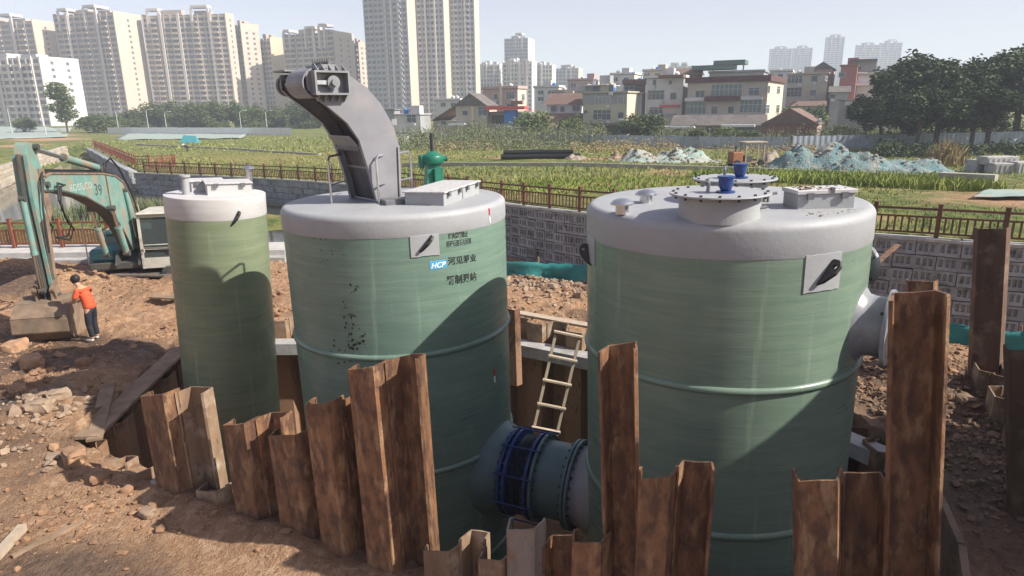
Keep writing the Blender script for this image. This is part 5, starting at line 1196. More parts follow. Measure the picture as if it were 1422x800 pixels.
# weeds along wall top and pond edge
x = g5.uniform(-36,24,9000); y = g5.uniform(15,68,9000); dW = pdist(x,y,WALL)[0]; k = (dW > .45) & (dW < 1.6); x,y = x[k],y[k]
tag(fin('wall_weeds', blades('wall_weeds',x,y,gzv(x,y)-.02,g5.uniform(.1,.35,len(x)),.03,g5,.8), 'grass_blade'), 'weeds growing along the top of the block wall', kind='stuff')
x = g5.normal(-27,2.2,2600); y = g5.normal(47,1.2,2600)
tag(fin('pond_reeds', blades('pond_reeds',x,y,gzv(x,y)-.05,g5.uniform(.5,1.3,len(x)),.04,g5,.4), 'reed'), 'green reeds standing in the pond behind the excavator', kind='stuff')
def reeds(name, label, boxes, hr, mt_, wd=.06, lean=.35):
    X,Yy,H = [],[],[]
    for (pxa,pxb,Ya,Yb,n,ha,hb) in boxes:
        yy = g5.uniform(Ya,Yb,n); px_ = g5.uniform(pxa,pxb,n); xx = (px_-711)/FPX*(yy*1.035); den = fbm(xx,yy,.18,3,5); k = den > -.25; X.append(xx[k]); Yy.append(yy[k]); H.append(g5.uniform(ha,hb,k.sum())*np.clip(1+.7*den[k],.5,1.5))
    X = np.concatenate(X); Yy = np.concatenate(Yy); H = np.concatenate(H)
    return tag(fin(name, blades(name,X,Yy,gzv(X,Yy)-.05,H,wd,g5,lean), mt_), label, kind='stuff')
def weeds(name, label, boxes, mt_, leaf=.16):
    P = []
    for (pxa,pxb,Ya,Yb,n,ha,hb) in boxes:
        yy = g5.uniform(Ya,Yb,n); xx = (g5.uniform(pxa,pxb,n)-711)/FPX*(yy*1.035); den = fbm(xx,yy,.16,3,5); k = den > g5.uniform(-.55,.15,n); xx,yy,den = xx[k],yy[k],den[k]
        hh = g5.uniform(ha,hb,len(xx))*np.clip(.9+.9*den,.35,1.6); zz = gzv(xx,yy)
        for q in range(14): P.append(np.stack([xx+g5.normal(0,.28,len(xx)),yy+g5.normal(0,.28,len(xx)),zz+hh*g5.uniform(.05,1,len(xx))],1))
    return tag(fin(name, npme(name, leafquads(np.concatenate(P),leaf,g5,.2,.4), 4), mt_), label, kind='stuff')
weeds('tall_weeds','tall grey green weeds in front of the houses', [(545,835,104,124,1300,1.2,3.2),(535,720,125,135,500,1.2,3.2),(900,1240,106,122,900,.8,2.4),(1120,1230,100,108,300,1.2,2.8),(540,840,92,104,500,.5,1.6)], 'reed')
weeds('dry_weeds','dry tan weeds along the grey hoarding', [(790,940,82,96,330,.5,1.7),(1030,1115,78,88,200,.4,1.4),(600,690,92,103,160,.4,1.3),(940,1040,84,95,120,.4,1.2)], 'dry_grass', .12)
reeds('stem_reeds','thin upright reeds mixed into the weeds', [(545,835,100,124,1500,1.5,3.2),(900,1240,104,122,900,1.0,2.6)], 0, 'reed', .035, .3)
weeds('low_scrub','low dark scrub at the foot of the right-hand trees', [(1195,1440,74,84,900,.4,1.6),(1195,1450,100,112,900,1.0,3.5)], 'leaf_dark', .2)
x = g5.normal(0,1.15,700); y = g5.normal(0,.8,700); p = PZ(1313,232,0)
cl_ = empty('dry_bush', (p.x,p.y,gz1(p.x,p.y)), 0, 'clump of tall dry golden grass in front of the dark trees', 'grass clump')
tag(fin('dry_stems', blades('dry_stems',x,y,0*x-.1,g5.uniform(1.2,3.1,700)*np.exp(-(x*x+y*y)/5),.035,g5,.45), 'dry_grass', cl_), kind='stuff')
# ---------------------------------------------------------------- concrete irrigation channel across the field
mat('channel', (.40,.37,.32),(.29,.27,.23), sc=1, rough=.9, bump=.3, bsc=6)
def lowwall(label, pxs, z, w_, h_, name='concrete_channel'):
    P = [PZ(x_,y_,z) for x_,y_ in pxs]; P = resample(P, 3.0); o0 = P[0].copy(); root = empty(name, o0, 0, label, 'channel')
    for a,b in zip(P[:-1],P[1:]):
        a = Vector((a.x,a.y,gz1(a.x,a.y)+h_/2-.1)); b = Vector((b.x,b.y,gz1(b.x,b.y)+h_/2-.1)); d = (b-a)*.004; MB().bar(a+d-o0,b-d-o0,w_,h_).build('segment','channel',root)
    return root
lowwall('long low concrete channel wall crossing the green field', [(560,232),(700,237),(820,241),(950,245),(1078,249),(1200,254),(1310,260)], .3, .3, .42)
lowwall('thick concrete channel wall at the right edge of the field', [(1302,264),(1360,268),(1440,275)], .5, .7, .85)
lowwall('thin far channel line across the left field', [(190,200),(330,206),(450,215)], .2, .3, .35)
# ---------------------------------------------------------------- loose things in the field
mat('black_pipe', (.012,.012,.014), rough=.35, spec=.5)
pc = PZ(752,230,.0); gzp = gz1(pc.x,pc.y)
for i,(dx,dy,dz,L_,an,dia) in enumerate(((-2.0,0,.27,4.4,4,.5),(-1.7,.6,.27,4.6,2,.5),(-1.85,.3,.70,4.2,5,.48),(1.6,-.1,.27,4.4,-6,.5),(1.9,.5,.27,4.2,-3,.5),(1.5,.2,.69,3.6,-8,.46),(-.2,1.0,.27,4.0,12,.5))):
    d = Vector((math.cos(R(an)),math.sin(R(an)),0)); c = Vector((pc.x+dx,pc.y+dy,gzp+dz)); r_ = dia/2
    M = Matrix.Translation(c-d*L_/2) @ d.to_track_quat('Z','Y').to_matrix().to_4x4()
    tag(MB().lathe([(r_-.04,.0),(r_,0),(r_,L_),(r_-.04,L_)],20,M).build('plastic_pipe','black_pipe',None,40), ['lower front black pipe at the left of the field pile','lower rear black pipe at the left of the field pile','upper black pipe at the left of the field pile','lower front black pipe at the right of the field pile','lower rear black pipe at the right of the field pile','upper short black pipe at the right of the field pile','black pipe lying crosswise behind the field pile'][i], 'pipe', 'black pipes stacked in the field')
def mound(name, label, pxc, pyb, rx, ry, h_, mt_, seed, cat='mound', peaks=3):
    p = PZ(pxc,pyb,0); n = 46; g = random.Random(seed); u = np.linspace(-1,1,n); X,Yy = np.meshgrid(u,u); Rr = np.clip(1-np.sqrt(X**2+Yy**2),0,1)
    env = 0*X
    for k in range(peaks): cx = g.uniform(-.55,.55); env = np.maximum(env,g.uniform(.55,1)*np.exp(-((X-cx)/.38)**2-((Yy-g.uniform(-.2,.2))/.5)**2))
    Z = h_*env*sstep(0,.35,Rr)*(1+.6*fbm(X*3+seed,Yy*3,1.4,4,seed))+.28*fbm(X*9,Yy*9,1,4,seed+3)*sstep(0,.2,Rr)-.12
    ii = np.arange(n*n).reshape(n,n); F = np.stack([ii[:-1,:-1],ii[:-1,1:],ii[1:,1:],ii[1:,:-1]],-1).reshape(-1,4)
    o = fin(name, npmesh(name, np.stack([X.ravel()*rx,Yy.ravel()*ry,Z.ravel()],1), F), mt_, None, 50, (p.x,p.y+ry*.6,gz1(p.x,p.y))); return tag(o, label, cat)
mound('debris_mound','tall rubble heap half covered by blue green netting in the right field', 1150,246, 5.8,3.6,2.7,'net_blue',3,'mound',2)
mound('debris_mound','long low heap under blue green netting right of the tall rubble heap', 1235,249, 6.4,2.4,1.5,'net_blue',8,'mound',3)
mound('debris_mound','pale rubble heap with torn netting left of the field machine', 930,236, 5.2,2.4,1.5,'net_green',5,'mound',3)
mound('debris_mound','small brown soil heap between the black pipes and the rubble', 868,233, 2.2,1.6,1.2,'rubble',6,'mound',2)
mound('debris_mound','low grey rubble patch beside the black pipes', 810,232, 2.2,1.4,.7,'rubble',7,'mound',2)
mound('debris_mound','brown soil heap just right of the field machine', 1075,238, 3.0,2.2,1.6,'rubble',9,'mound',2)
gM = np.random.default_rng(99)
def litter(label, pxc, pyb, rx, ry, n, mt_, smax=.3):
    dg = bpy.context.evaluated_depsgraph_get(); p = PZ(pxc,pyb,0); c = Vector((p.x,p.y+ry*.6,0)); pts = []; sz = []
    for k in range(n):
        x_ = c.x+gM.normal(0,rx*.42); y_ = c.y+gM.normal(0,ry*.42); hit = None
        for o in bpy.data.objects:
            if o.name.startswith('debris_mound'):
                l = Vector((x_,y_,0))-o.location; r_ = o.ray_cast((l.x,l.y,20),(0,0,-1))
                if r_[0]: z_ = r_[1].z+o.location.z; hit = z_ if hit is None else max(hit,z_)
        z_ = max(hit if hit is not None else -9, gz1(x_,y_)); s_ = min(smax,gM.lognormal(-2.2,.6)); pts.append((x_,y_,z_+s_*.15)); sz.append(s_)
    return tag(fin('rubble', rocks('rubble',pts,sz,mt_,int(pxc)), mt_, smooth=30), label, kind='stuff')
def net(label, pxs, z, mt_, seed):
    P = [PZ(x_,y_,z) for x_,y_ in pxs]; n = 24; V = []
    for j in range(n):
        for i in range(n):
            u_,v_ = i/(n-1),j/(n-1); q = (P[0]*(1-u_)+P[1]*u_)*(1-v_)+(P[3]*(1-u_)+P[2]*u_)*v_; V.append(q)
    A = np.array([q[:] for q in V]); A[:,2] = gzv(A[:,0],A[:,1])+.12+.25*np.abs(fbm(A[:,0],A[:,1],.15,3,seed)); ii = np.arange(n*n).reshape(n,n)
    F = np.stack([ii[:-1,:-1],ii[:-1,1:],ii[1:,1:],ii[1:,:-1]],-1).reshape(-1,4); o = fin('dust_net', npmesh('dust_net',A,F), mt_, None, 60); sm_ = o.modifiers.new('t','SOLIDIFY'); sm_.thickness = .02; return tag(o, label, 'net')
bpy.context.view_layer.update()
litter('broken rubble lying over the tall netted heap', 1150,246,5.8,3.6,150,'rubble',.22)
litter('broken rubble lying over the long netted heap', 1235,249,6.4,2.4,90,'rubble',.16)
litter('pale rubble lying over the torn netting heap', 930,236,5.6,2.4,240,'rock_grey',.28)
litter('brown lumps between the black pipes and the rubble', 850,233,3.5,1.6,160,'rock',.25)
net('pale green dust net spread over bare ground at the left edge', [(-10,196),(92,192),(100,178),(-10,178)], 0, 'net_green', 4)
net('pale green dust net strip in the middle of the left field', [(160,195),(335,193),(345,186),(175,186)], 0, 'net_green', 5)
net('green dust net lying on orange soil by the right fence', [(1345,300),(1440,303),(1440,282),(1368,283)], .3, 'net_green', 6)
# small motor cart under a timber frame
fm = PZ(1034,241,0); fmo = empty('field_machine', (fm.x,fm.y,gz1(fm.x,fm.y)), R(10), 'rusty orange motor cart with a timber frame behind the round hatches', 'machine')
mat('machine_orange', (.33,.13,.05),(.22,.10,.05), sc=4, rough=.7)
MB().box((-1.5,-.5,.35),(-.5,.5,1.25),bev=.08).build('engine_box','machine_orange',fmo)
MB().box((-1.5,-.6,.25),(1.6,.6,.38)).build('chassis','timber_grey',fmo)
for x_ in (-.3,1.4):
    for y_ in (-.5,.5): MB().box((x_-.05,y_-.05,.38),(x_+.05,y_+.05,2.0)).build('frame_post','timber',fmo)
MB().box((-.5,-.65,2.0),(1.6,.65,2.1)).build('frame_top','timber',fmo)
MB().box((-.2,-.4,.38),(.4,.4,.9),bev=.05).build('seat','exc_dark',fmo)
for x_ in (-1.1,1.1):
    for y_ in (-.62,.62): MB().cyl((x_,y_-.1,.28),(x_,y_+.1,.28),.28,16).build('wheel','rubber',fmo,40)
MB().cyl((-1.0,0,1.25),(-1.0,0,1.7),.06,10).build('exhaust','exc_dark',fmo)
# concrete blocks at the right
for i,(px_,py_,w_,h_,rz,lab) in enumerate(((1362,243,2.1,1.0,6,'left slotted grey concrete block on the rubble at the right edge'),(1392,246,2.3,.8,-3,'lower middle concrete block in the stack at the right edge'),(1418,246,2.0,.9,4,'rightmost concrete block lying by the picture edge'),(1385,233,2.6,.55,2,'flat concrete block on top of the stack at the right edge'))):
    p = PZ(px_,py_,.15); z_ = gz1(p.x,p.y)+(.0 if i < 3 else .95)
    if i == 3: p = PZ(1385,245,.15)+Vector((0,.3,0))
    o = empty('concrete_block', (p.x,p.y,z_), R(rz), lab, 'concrete block', 'concrete blocks by the right edge')
    MB().box((-w_/2,-.6,-.1),(w_/2,.6,h_),bev=.05).build('core','concrete',o)
    for k in range(6): MB().box((-w_/2+.15+k*w_/6.3,-.64,.1),(-w_/2+.28+k*w_/6.3,-.597,h_-.15)).build('rib','concrete',o)
# white cabinet and blue tarpaulin
mat('white_paint', (.72,.72,.70),(.62,.62,.6), sc=3, rough=.6); mat('tarp_blue', (.05,.24,.27), rough=.7); mat('hoard', (.33,.38,.43),(.26,.30,.34), sc=.8, rough=.6, c3=(.20,.22,.22), sc3=.5, t3=(.56,.7), rnd=.12)
p = PZ(560,201,0); cb = empty('field_cabinet', (p.x,p.y,gz1(p.x,p.y)), 0, 'small white cabinet in the weeds right of the screen machine', 'cabinet'); MB().box((-.9,-.7,-.1),(.9,.7,1.5),bev=.03).build('body','white_paint',cb); MB().box((-.95,-.75,1.5),(.95,.75,1.6)).build('lid','concrete',cb)
p = PZ(264,198,0); o = MB().add([(-1.7,-1,0),(1.7,-1,0),(1.7,1,0),(-1.7,1,0),(-1.1,0,1.5),(1.3,0,1.3)],[(0,1,5,4),(2,3,4,5),(1,2,5),(3,0,4),(0,3,2,1)]).build('tarpaulin','tarp_blue',None,None,(p.x,p.y,gz1(p.x,p.y)-.05)); tag(o,'small blue green tarpaulin heap in the left field','tarpaulin')
# ---------------------------------------------------------------- grey hoarding beyond the field, white wall on the left
def hoarding(label, pxs, h_, mt_, name='site_hoarding', cat='hoarding', step=3.0):
    P = resample([PZ(x_,y_,0) for x_,y_ in pxs], step); o0 = P[0].copy(); root = empty(name, o0, 0, label, cat)
    for a,b in zip(P[:-1],P[1:]):
        a = Vector((a.x,a.y,gz1(a.x,a.y)-.1)); b = Vector((b.x,b.y,a.z)); d = b-a; L_ = d.length; ang = math.atan2(d.y,d.x); n = 16; v = []; f = []
        for k in range(n+1):
            yy = .045*(1 if (k//2)%2 else 0); 
            for z_ in (0,h_): v.append((L_*k/n*.99,yy,z_))
        f = [(2*k,2*k+2,2*k+3,2*k+1) for k in range(n)]
        MB().add(v,f).build('panel', mt_, root, None, a-o0, (0,0,ang)); MB().box((-.05,.05,0),(.05,.13,h_+.12)).build('post','concrete',root,None,a-o0,(0,0,ang))
    return root
hoarding('blue grey corrugated hoarding along the far edge of the field', [(540,196),(700,199),(860,203),(1000,207),(1100,208)], 1.75, 'hoard')
hoarding('blue grey corrugated hoarding under the dark trees at right', [(1100,208),(1180,207),(1300,204),(1440,200)], 1.9, 'hoard')
hoarding('long low white site wall before the left treeline', [(150,186),(290,187),(410,188)], 1.9, 'white_paint', 'site_wall', 'wall', 4.0)
# street lamps on the left
mat('lamp_grey', (.5,.5,.5), rough=.5)
for i,(px_,yt_,Y_,lab) in enumerate(((14,150,190,'street lamp at the far left edge before the white building'),(61,148,180,'street lamp between the white building and the tall tree'),(163,155,200,'first street lamp before the left treeline'),(205,154,190,'second street lamp before the left treeline'),(334,156,185,'street lamp before the right end of the treeline'),(230,160,195,'short street lamp in the middle of the treeline'),(370,160,190,'street lamp just left of the screen machine'))):
    b = PY(px_,170,Y_); t_ = PY(px_,yt_,Y_); h_ = max(t_.z,5.5); o = empty('street_lamp', (b.x,b.y,0), 0, lab, 'street lamp', 'street lamps on the left'); MB().cyl((0,0,-.2),(0,0,h_),.12,8,.07).build('pole','lamp_grey',o,40); MB().tube([(0,0,h_-.1),(.5,0,h_+.35),(1.4,0,h_+.45)],.05,6).build('arm','lamp_grey',o,40); MB().box((1.3,-.12,h_+.36),(2.0,.12,h_+.48),bev=.03).build('lamp_head','white_paint',o)
# farmer crouching in the left field
p = PZ(261,211,0); fa = empty('person', (p.x,p.y,gz1(p.x,p.y)), R(200), 'distant person in a white hat stooping in the left field', 'person')
skinned('body', [(0,0,.75),(.25,0,1.0),(.42,0,1.05),(.5,0,1.05),(.3,.2,.95),(.4,.2,.6),(.3,-.2,.95),(.4,-.2,.6),(0,.1,.7),(.1,.12,.4),(0,.12,.03),(0,-.1,.7),(.1,-.12,.4),(0,-.12,.03)], [(0,1),(1,2),(2,3),(1,4),(4,5),(1,6),(6,7),(0,8),(8,9),(9,10),(0,11),(11,12),(12,13)], [.16,.17,.08,.11,.06,.045,.06,.045,.1,.08,.06,.1,.08,.06], 'trousers', fa, 1)
MB().lathe([(.26,0),(.14,.05),(.10,.13),(.01,.15)],16,Matrix.Translation((.52,0,1.1))).build('hat','white_paint',fa,40)
# ---------------------------------------------------------------- houses behind the field
mat('wall_cream', (.50,.45,.36),(.42,.38,.31), sc=.4, rough=.85, c3=(.36,.33,.28), sc3=.25, t3=(.55,.72))
mat('wall_white', (.64,.63,.61),(.56,.55,.54), sc=.4, rough=.85, c3=(.40,.39,.37), sc3=.25, t3=(.55,.72))
mat('wall_grey', (.36,.36,.36),(.29,.29,.29), sc=.4, rough=.85)
mat('wall_pink', (.50,.36,.32),(.43,.32,.29), sc=.4, rough=.85)
mat('wall_red', (.42,.17,.15),(.34,.14,.12), sc=.5, rough=.85)
mat('wall_brick', (.33,.15,.11),(.26,.12,.09), sc=.8, rough=.9, c3=(.2,.12,.09), sc3=.5)
mat('wall_olive', (.47,.45,.33),(.40,.38,.29), sc=.4, rough=.85)
mat('wall_side', (.66,.55,.43),(.58,.48,.38), sc=.4, rough=.85)
mat('roof_maroon', (.13,.065,.06),(.10,.05,.05), sc=1, rough=.8, bump=.3, bsc=6); mat('roof_tile', (.20,.125,.095),(.15,.095,.075), sc=1, rough=.85, bump=.4, bsc=6)
mat('roof_dark', (.11,.10,.095),(.17,.15,.135), sc=.8, rough=.9, bump=.3, bsc=5); mat('awning_red', (.60,.09,.08), rough=.6); mat('awning_white', (.72,.72,.72), rough=.6); mat('sheet_blue', (.03,.17,.50), rough=.5); mat('sheet_green', (.10,.17,.15), rough=.6)
mat('pane', (.06,.085,.10),(.10,.13,.145), sc=.6, rough=.12, spec=.6, rnd=.3); mat('frame_w', (.55,.56,.55), rough=.6); mat('pane_green', (.13,.19,.18), rough=.15, spec=.6)
def house(label, Y, yaw, fx, yt, x2=None, dep=8, wall='wall_cream', side=None, wins=(), swins=(), roof='flat', rm='roof_dark', rise=1.2, extras=(), yb=182, par=.5, over=.25, name='house', cat='house', gridw=True):
    A = PY(fx[0],yb,Y); yw = R(yaw); d = Vector((math.cos(yw),math.sin(yw),0)); n = Vector((-d.y,d.x,0)); Ax = (A.x,A.y); Bx = (A.x+d.x,A.y+d.y)
    Bp = PV(fx[1],yb,Ax,Bx); L = (Vector((Bp.x,Bp.y,0))-Vector((A.x,A.y,0))).length; H = PV((fx[0]+fx[1])/2,yt,Ax,Bx).z
    if x2: q = PV(x2,yb,(Bp.x,Bp.y),(Bp.x+n.x,Bp.y+n.y)); dep = max(2.5,min(18,(Vector((q.x,q.y,0))-Vector((Bp.x,Bp.y,0))).dot(n)))
    root = empty(name, (A.x,A.y,0), yw, label, cat)
    def loc(px_,py_): p = PV(px_,py_,Ax,Bx); return ((Vector((p.x,p.y,0))-Vector((A.x,A.y,0))).dot(d), p.z)
    def sloc(px_,py_): p = PV(px_,py_,(Bp.x,Bp.y),(Bp.x+n.x,Bp.y+n.y)); return ((Vector((p.x,p.y,0))-Vector((Bp.x,Bp.y,0))).dot(n), p.z)
    MB().box((0,0,-1),(L,dep,H)).build('wall', wall, root)
    if side: MB().box((L+.002,.0,-1),(L+.06,dep,H-.02)).build('side_wall', side, root)
    def win(u0,u1,z0,z1,onside=False,k=None,glass='pane'):
        if u1 < u0: u0,u1 = u1,u0
        if z1 < z0: z0,z1 = z1,z0
        w_ = MB(); f_ = MB(); k = k or max(1,int((u1-u0)/.75)); t = .07
        M = Matrix.Identity(4) if not onside else Matrix.Translation((L+.06,0,0)) @ Matrix.Rotation(R(90),4,'Z')
        w_.box((u0,-.03,z0),(u1,.05,z1),M); o = w_.build('window', glass, root)
        f_.box((u0-t,-.10,z0-t),(u1+t,.0,z0),M).box((u0-t,-.08,z1),(u1+t,.0,z1+t),M)
        for i in range(k+1): c = u0+(u1-u0)*i/k; f_.box((c-t/2,-.07,z0),(c+t/2,-.031,z1),M)
        if z1-z0 > 1.3: f_.box((u0,-.065,(z0+z1)/2+.25),(u1,-.031,(z0+z1)/2+.31),M)
        f_.build('frame','frame_w',o)
    for w_ in wins:
        a,z1 = loc(w_[0],w_[1]); b,z0 = loc(w_[2],w_[3]); win(a,b,z0,z1,False,None,w_[4] if len(w_) > 4 else 'pane')
    for w_ in swins:
        a,z1 = sloc(w_[0],w_[1]); b,z0 = sloc(w_[2],w_[3]); win(a,b,z0,z1,True)
    if roof == 'flat':
        MB().box((-over,-over,H),(L+over,dep+over,H+.12)).build('roof', rm, root)
        if par:
            m = MB(); m.box((-over,-over,H+.12),(L+over,-over+.15,H+.12+par)).box((-over,dep+over-.15,H+.12),(L+over,dep+over,H+.12+par)).box((-over,-over+.15,H+.12),(-over+.15,dep+over-.15,H+.12+par)).box((L+over-.15,-over+.15,H+.12),(L+over,dep+over-.15,H+.12+par)); m.build('parapet', rm if rm != 'roof_dark' else wall, root)
    elif roof == 'gable':     # ridge along the front
        m = MB(); e = .5; m.add([(-e,-e,H),(L+e,-e,H),(L+e,dep+e,H),(-e,dep+e,H),(-e,dep/2,H+rise),(L+e,dep/2,H+rise)],[(0,1,5,4),(2,3,4,5),(1,2,5),(3,0,4),(0,3,2,1)]); m.build('roof', rm, root)
    elif roof == 'gable_side':
        m = MB(); e = .4; m.add([(-e,-e,H),(L+e,-e,H),(L+e,dep+e,H),(-e,dep+e,H),(L/2,-e,H+rise),(L/2,dep+e,H+rise)],[(0,4,5,3),(1,2,5,4),(0,1,4),(2,3,5),(0,3,2,1)]); m.build('roof', rm, root)
    elif roof == 'shed':
        m = MB(); m.add([(-.3,-.3,H),(L+.3,-.3,H+rise),(L+.3,dep+.3,H+rise),(-.3,dep+.3,H),(-.3,-.3,H+.12),(L+.3,-.3,H+rise+.12),(L+.3,dep+.3,H+rise+.12),(-.3,dep+.3,H+.12)],[(0,3,2,1),(4,5,6,7),(0,1,5,4),(1,2,6,5),(2,3,7,6),(3,0,4,7)]); m.build('roof', rm, root)
    rr_ = random.Random(int(fx[0]*7+yt))
    if roof == 'flat' and dep > 4:
        for k in range(rr_.randint(0,2)):
            cx_ = rr_.uniform(.15,.85)*L; cy_ = rr_.uniform(.3,.7)*dep; MB().lathe([(.5,H+.12),(.55,H+.3),(.55,H+1.1),(.3,H+1.35),(.1,H+1.4)],14,Matrix.Translation((cx_,cy_,0))).build('roof_tank', rr_.choice(('stainless','wall_white','sheet_blue')), root, 40)
        if rr_.random() < .6: cx_ = rr_.uniform(.2,.7)*L; MB().box((cx_,dep*.3,H+.12),(cx_+2.2,dep*.7,H+2.0)).build('stair_head', wall, root)
    for w_ in wins:
        if rr_.random() < .5:
            a,z0 = loc(w_[2],w_[3]); MB().box((a-.9,-.42,z0-.75),(a-.1,-.04,z0-.2),bev=.03).build('air_conditioner','frame_w',root)
    for e in extras:          # (name, material, x0,y0,x1,y1, out from, out to): box on the front
        a,z1 = loc(e[2],e[3]); b,z0 = loc(e[4],e[5]); MB().box((min(a,b),-e[7],min(z0,z1)),(max(a,b),-e[6],max(z0,z1))).build(e[0], e[1], root)
    return root, L, dep, H
house('low white flat house behind the weeds right of the screen machine', 150,-22, (548,584), 160, 598, wall='wall_white', side='wall_grey', wins=((565,160,578,170),), rm='roof_dark', par=.15)
house('small greenish hut left of the low white house', 158,-22, (534,549), 153, 553, wall='wall_grey', wins=(), par=.1)
house('beige house with a sloping dark roof left of the blue sheet', 148,-25, (634,676), 147, 690, wall='wall_cream', side='wall_cream', roof='gable_side', rise=2.6, wins=((642,154,650,160),(664,149,677,160)), rm='roof_dark', extras=(('awning','awning_white',628,171,650,174,.0,1.6),('drain_column','wall_side',655,146,659,176,.0,.2)))
house('lean-to with a long brown sloping roof beside the beige house', 153,-25, (602,634), 168, dep=8, wall='wall_cream', roof='shed', rise=3.4, rm='roof_tile', wins=((612,168,620,173),))
house('pink three storey house above the red awning', 168,-25, (672,719), 124, 731, wall='wall_pink', side='wall_side', wins=((686,131,691,138),(703,128,715,137),(684,139,692,144),(704,144,714,150)), swins=((724,131,728,139),), extras=(('corner_pier','wall_side',694,116,698,146,.0,.3),('balcony','wall_brick',711,140,727,145,.0,.8)), par=.6)
house('open shed with a bright red awning and a blue sheet wall', 146,-24, (681,730), 156, dep=6, wall='wall_grey', roof='shed', rise=.2, rm='awning_red', extras=(('blue_sheet','sheet_blue',703,153,719,172,.05,1.2),('awning','awning_red',680,148,734,152,.0,2.2),('opening','exc_dark',683,160,702,172,.0,.05)))
house('white house with a red tiled roof and dark openings', 150,-22, (759,806), 145, dep=7, wall='wall_white', roof='gable', rm='roof_tile', rise=2.4, wins=((765,147,773,155),(778,148,784,155),(795,146,805,154)))
house('long low house with a weathered tiled roof before the red tiled house', 140,-20, (738,800), 176, dep=7, wall='wall_grey', roof='gable', rm='roof_tile', rise=2.6, wins=((750,176,760,180),), extras=(('awning','awning_white',706,175,735,177,.0,1.0),))
house('grey house with a yellow water tank behind the red tiled house', 175,-22, (770,812), 128, dep=9, wall='wall_grey', rm='roof_dark', wins=((776,131,782,137),), extras=(('water_tank','wall_olive',786,127,798,134,.1,1.5),))
house('olive and grey three storey house with a wide garage opening', 138,-26, (809,869), 130, 884, wall='wall_olive', side='wall_side', wins=((826,135,848,144),(858,134,866,143),(824,153,848,166),(858,156,866,164),(811,153,816,158),(811,171,816,176),(845,118,852,127)), extras=(('upper_floor','wall_grey',809,130,869,144.5,.003,.05),('garage','exc_dark',823,174,862,188,.0,.06),('ledge','roof_dark',820,171,864,173,.0,.9)), par=.3)
house('rooftop room with a thin white canopy above the olive house', 141,-26, (812,836), 119, 848, wall='wall_grey', side='wall_olive', wins=((823,120,831,127),), rm='awning_white', over=1.4, par=0)
house('brown roofed annex between the olive house and the white house', 150,-26, (864,894), 117, dep=9, wall='roof_dark', rm='roof_tile', par=.9, wins=((867,120,880,132),))
house('pale concrete annex wall below the brown roofed annex', 143,-26, (870,889), 131, 894, wall='wall_white', side='wall_grey', wins=((879,134,883,146),), par=.2)
house('tall white house with blue windows left of the big cream house', 142,-26, (895,945), 109, 951, wall='wall_white', side='wall_grey', wins=((900,126,922,138),(931,129,939,138),(902,149,920,158),(907,111,911,118),(929,112,933,117)), extras=(('canopy','awning_red',917,146,944,148,.0,1.2),('balcony','wall_grey',899,158,938,162,.0,1.1),('roof_canopy','roof_tile',918,105,952,108,-.5,2.2),('lower_wall','wall_olive',905,160,945,183,.9,1.0)), par=.5)
house('large cream house with green glazed bays and a maroon roof edge', 134,-30, (952,1061), 114, 1086, wall='wall_cream', side='wall_side', rm='roof_maroon', par=.9, over=.5,
  wins=((966,126,978,135),(988,118,1030,134,'pane_green'),(1040,122,1054,132),(953,142,980,158,'pane_green'),(988,148,996,158),(1011,148,1019,157),(1028,139,1057,156,'pane_green')), swins=((1065,119,1068,129),(1079,120,1082,130),(1063,146,1067,157),(1078,146,1081,156)),
  extras=(('balcony','roof_maroon',980,134,1028,140,.0,1.0),('ledge','wall_white',952,136,979,140,.0,.5),('ledge','wall_white',1029,134,1059,138,.0,.5)))
house('maroon and grey building with dark green roof canopies behind the cream house', 165,-26, (980,1054), 101, 1060, wall='wall_grey', rm='roof_dark', par=.4, extras=(('roof_canopy','sheet_green',963,92,1020,96,-4,2),('roof_canopy','sheet_green',993,85,1036,89,-4,2),('canopy_post','wall_grey',990,90,991,101,.0,.2),('canopy_post','wall_grey',1032,88,1033,101,.0,.2)))
house('brown gabled room on the roofs left of the green canopies', 168,-26, (917,962), 104, dep=8, wall='roof_tile', roof='gable', rise=1.6, rm='roof_tile', wins=())
house('row of low sheds with white awnings below the cream house', 126,-24, (934,1058), 174, dep=6, wall='wall_grey', roof='gable', rm='roof_dark', rise=1.8, extras=(('awning','awning_white',908,175,966,178,.0,2.0),('awning','awning_white',1003,173,1049,176,.0,2.0),('opening','exc_dark',980,176,1002,184,.0,.05)))
house('cream two storey house with a dark gabled rooftop room', 160,-28, (1087,1141), 104, 1152, wall='wall_cream', side='wall_side', wins=((1094,106,1114,115),(1093,122,1113,134),(1127,105,1135,113),(1125,125,1133,133)), swins=((1145,106,1149,113),), par=.3)
house('dark red rooftop room with a gabled roof on the cream house', 163,-28, (1120,1147), 96, 1151, wall='wall_pink', roof='gable_side', rise=1.6, rm='roof_dark')
house('low house front with a tiled porch before the cream two storey house', 150,-26, (1096,1140), 147, dep=5, wall='wall_grey', roof='gable', rise=1.0, rm='roof_tile', wins=((1100,149,1108,156),(1121,149,1126,155)))
house('red narrow house with a flat canopy right of the cream house', 155,-28, (1158,1180), 92, 1184, wall='wall_red', side='wall_red', wins=((1165,101,1173,107),), par=.2, rm='roof_dark')
house('long pale house with cluttered roof terrace behind the dark trees', 158,-24, (1182,1245), 104, dep=8, wall='wall_white', wins=((1186,93,1196,97),(1212,101,1226,113,'pane_green')), par=.4, extras=(('ledge','awning_white',1181,116,1235,118,.0,1.0),('terrace_roof','roof_dark',1182,83,1218,85,-3,1.0),('terrace_wall','wall_grey',1184,86,1216,99,-2.0,-.1)))
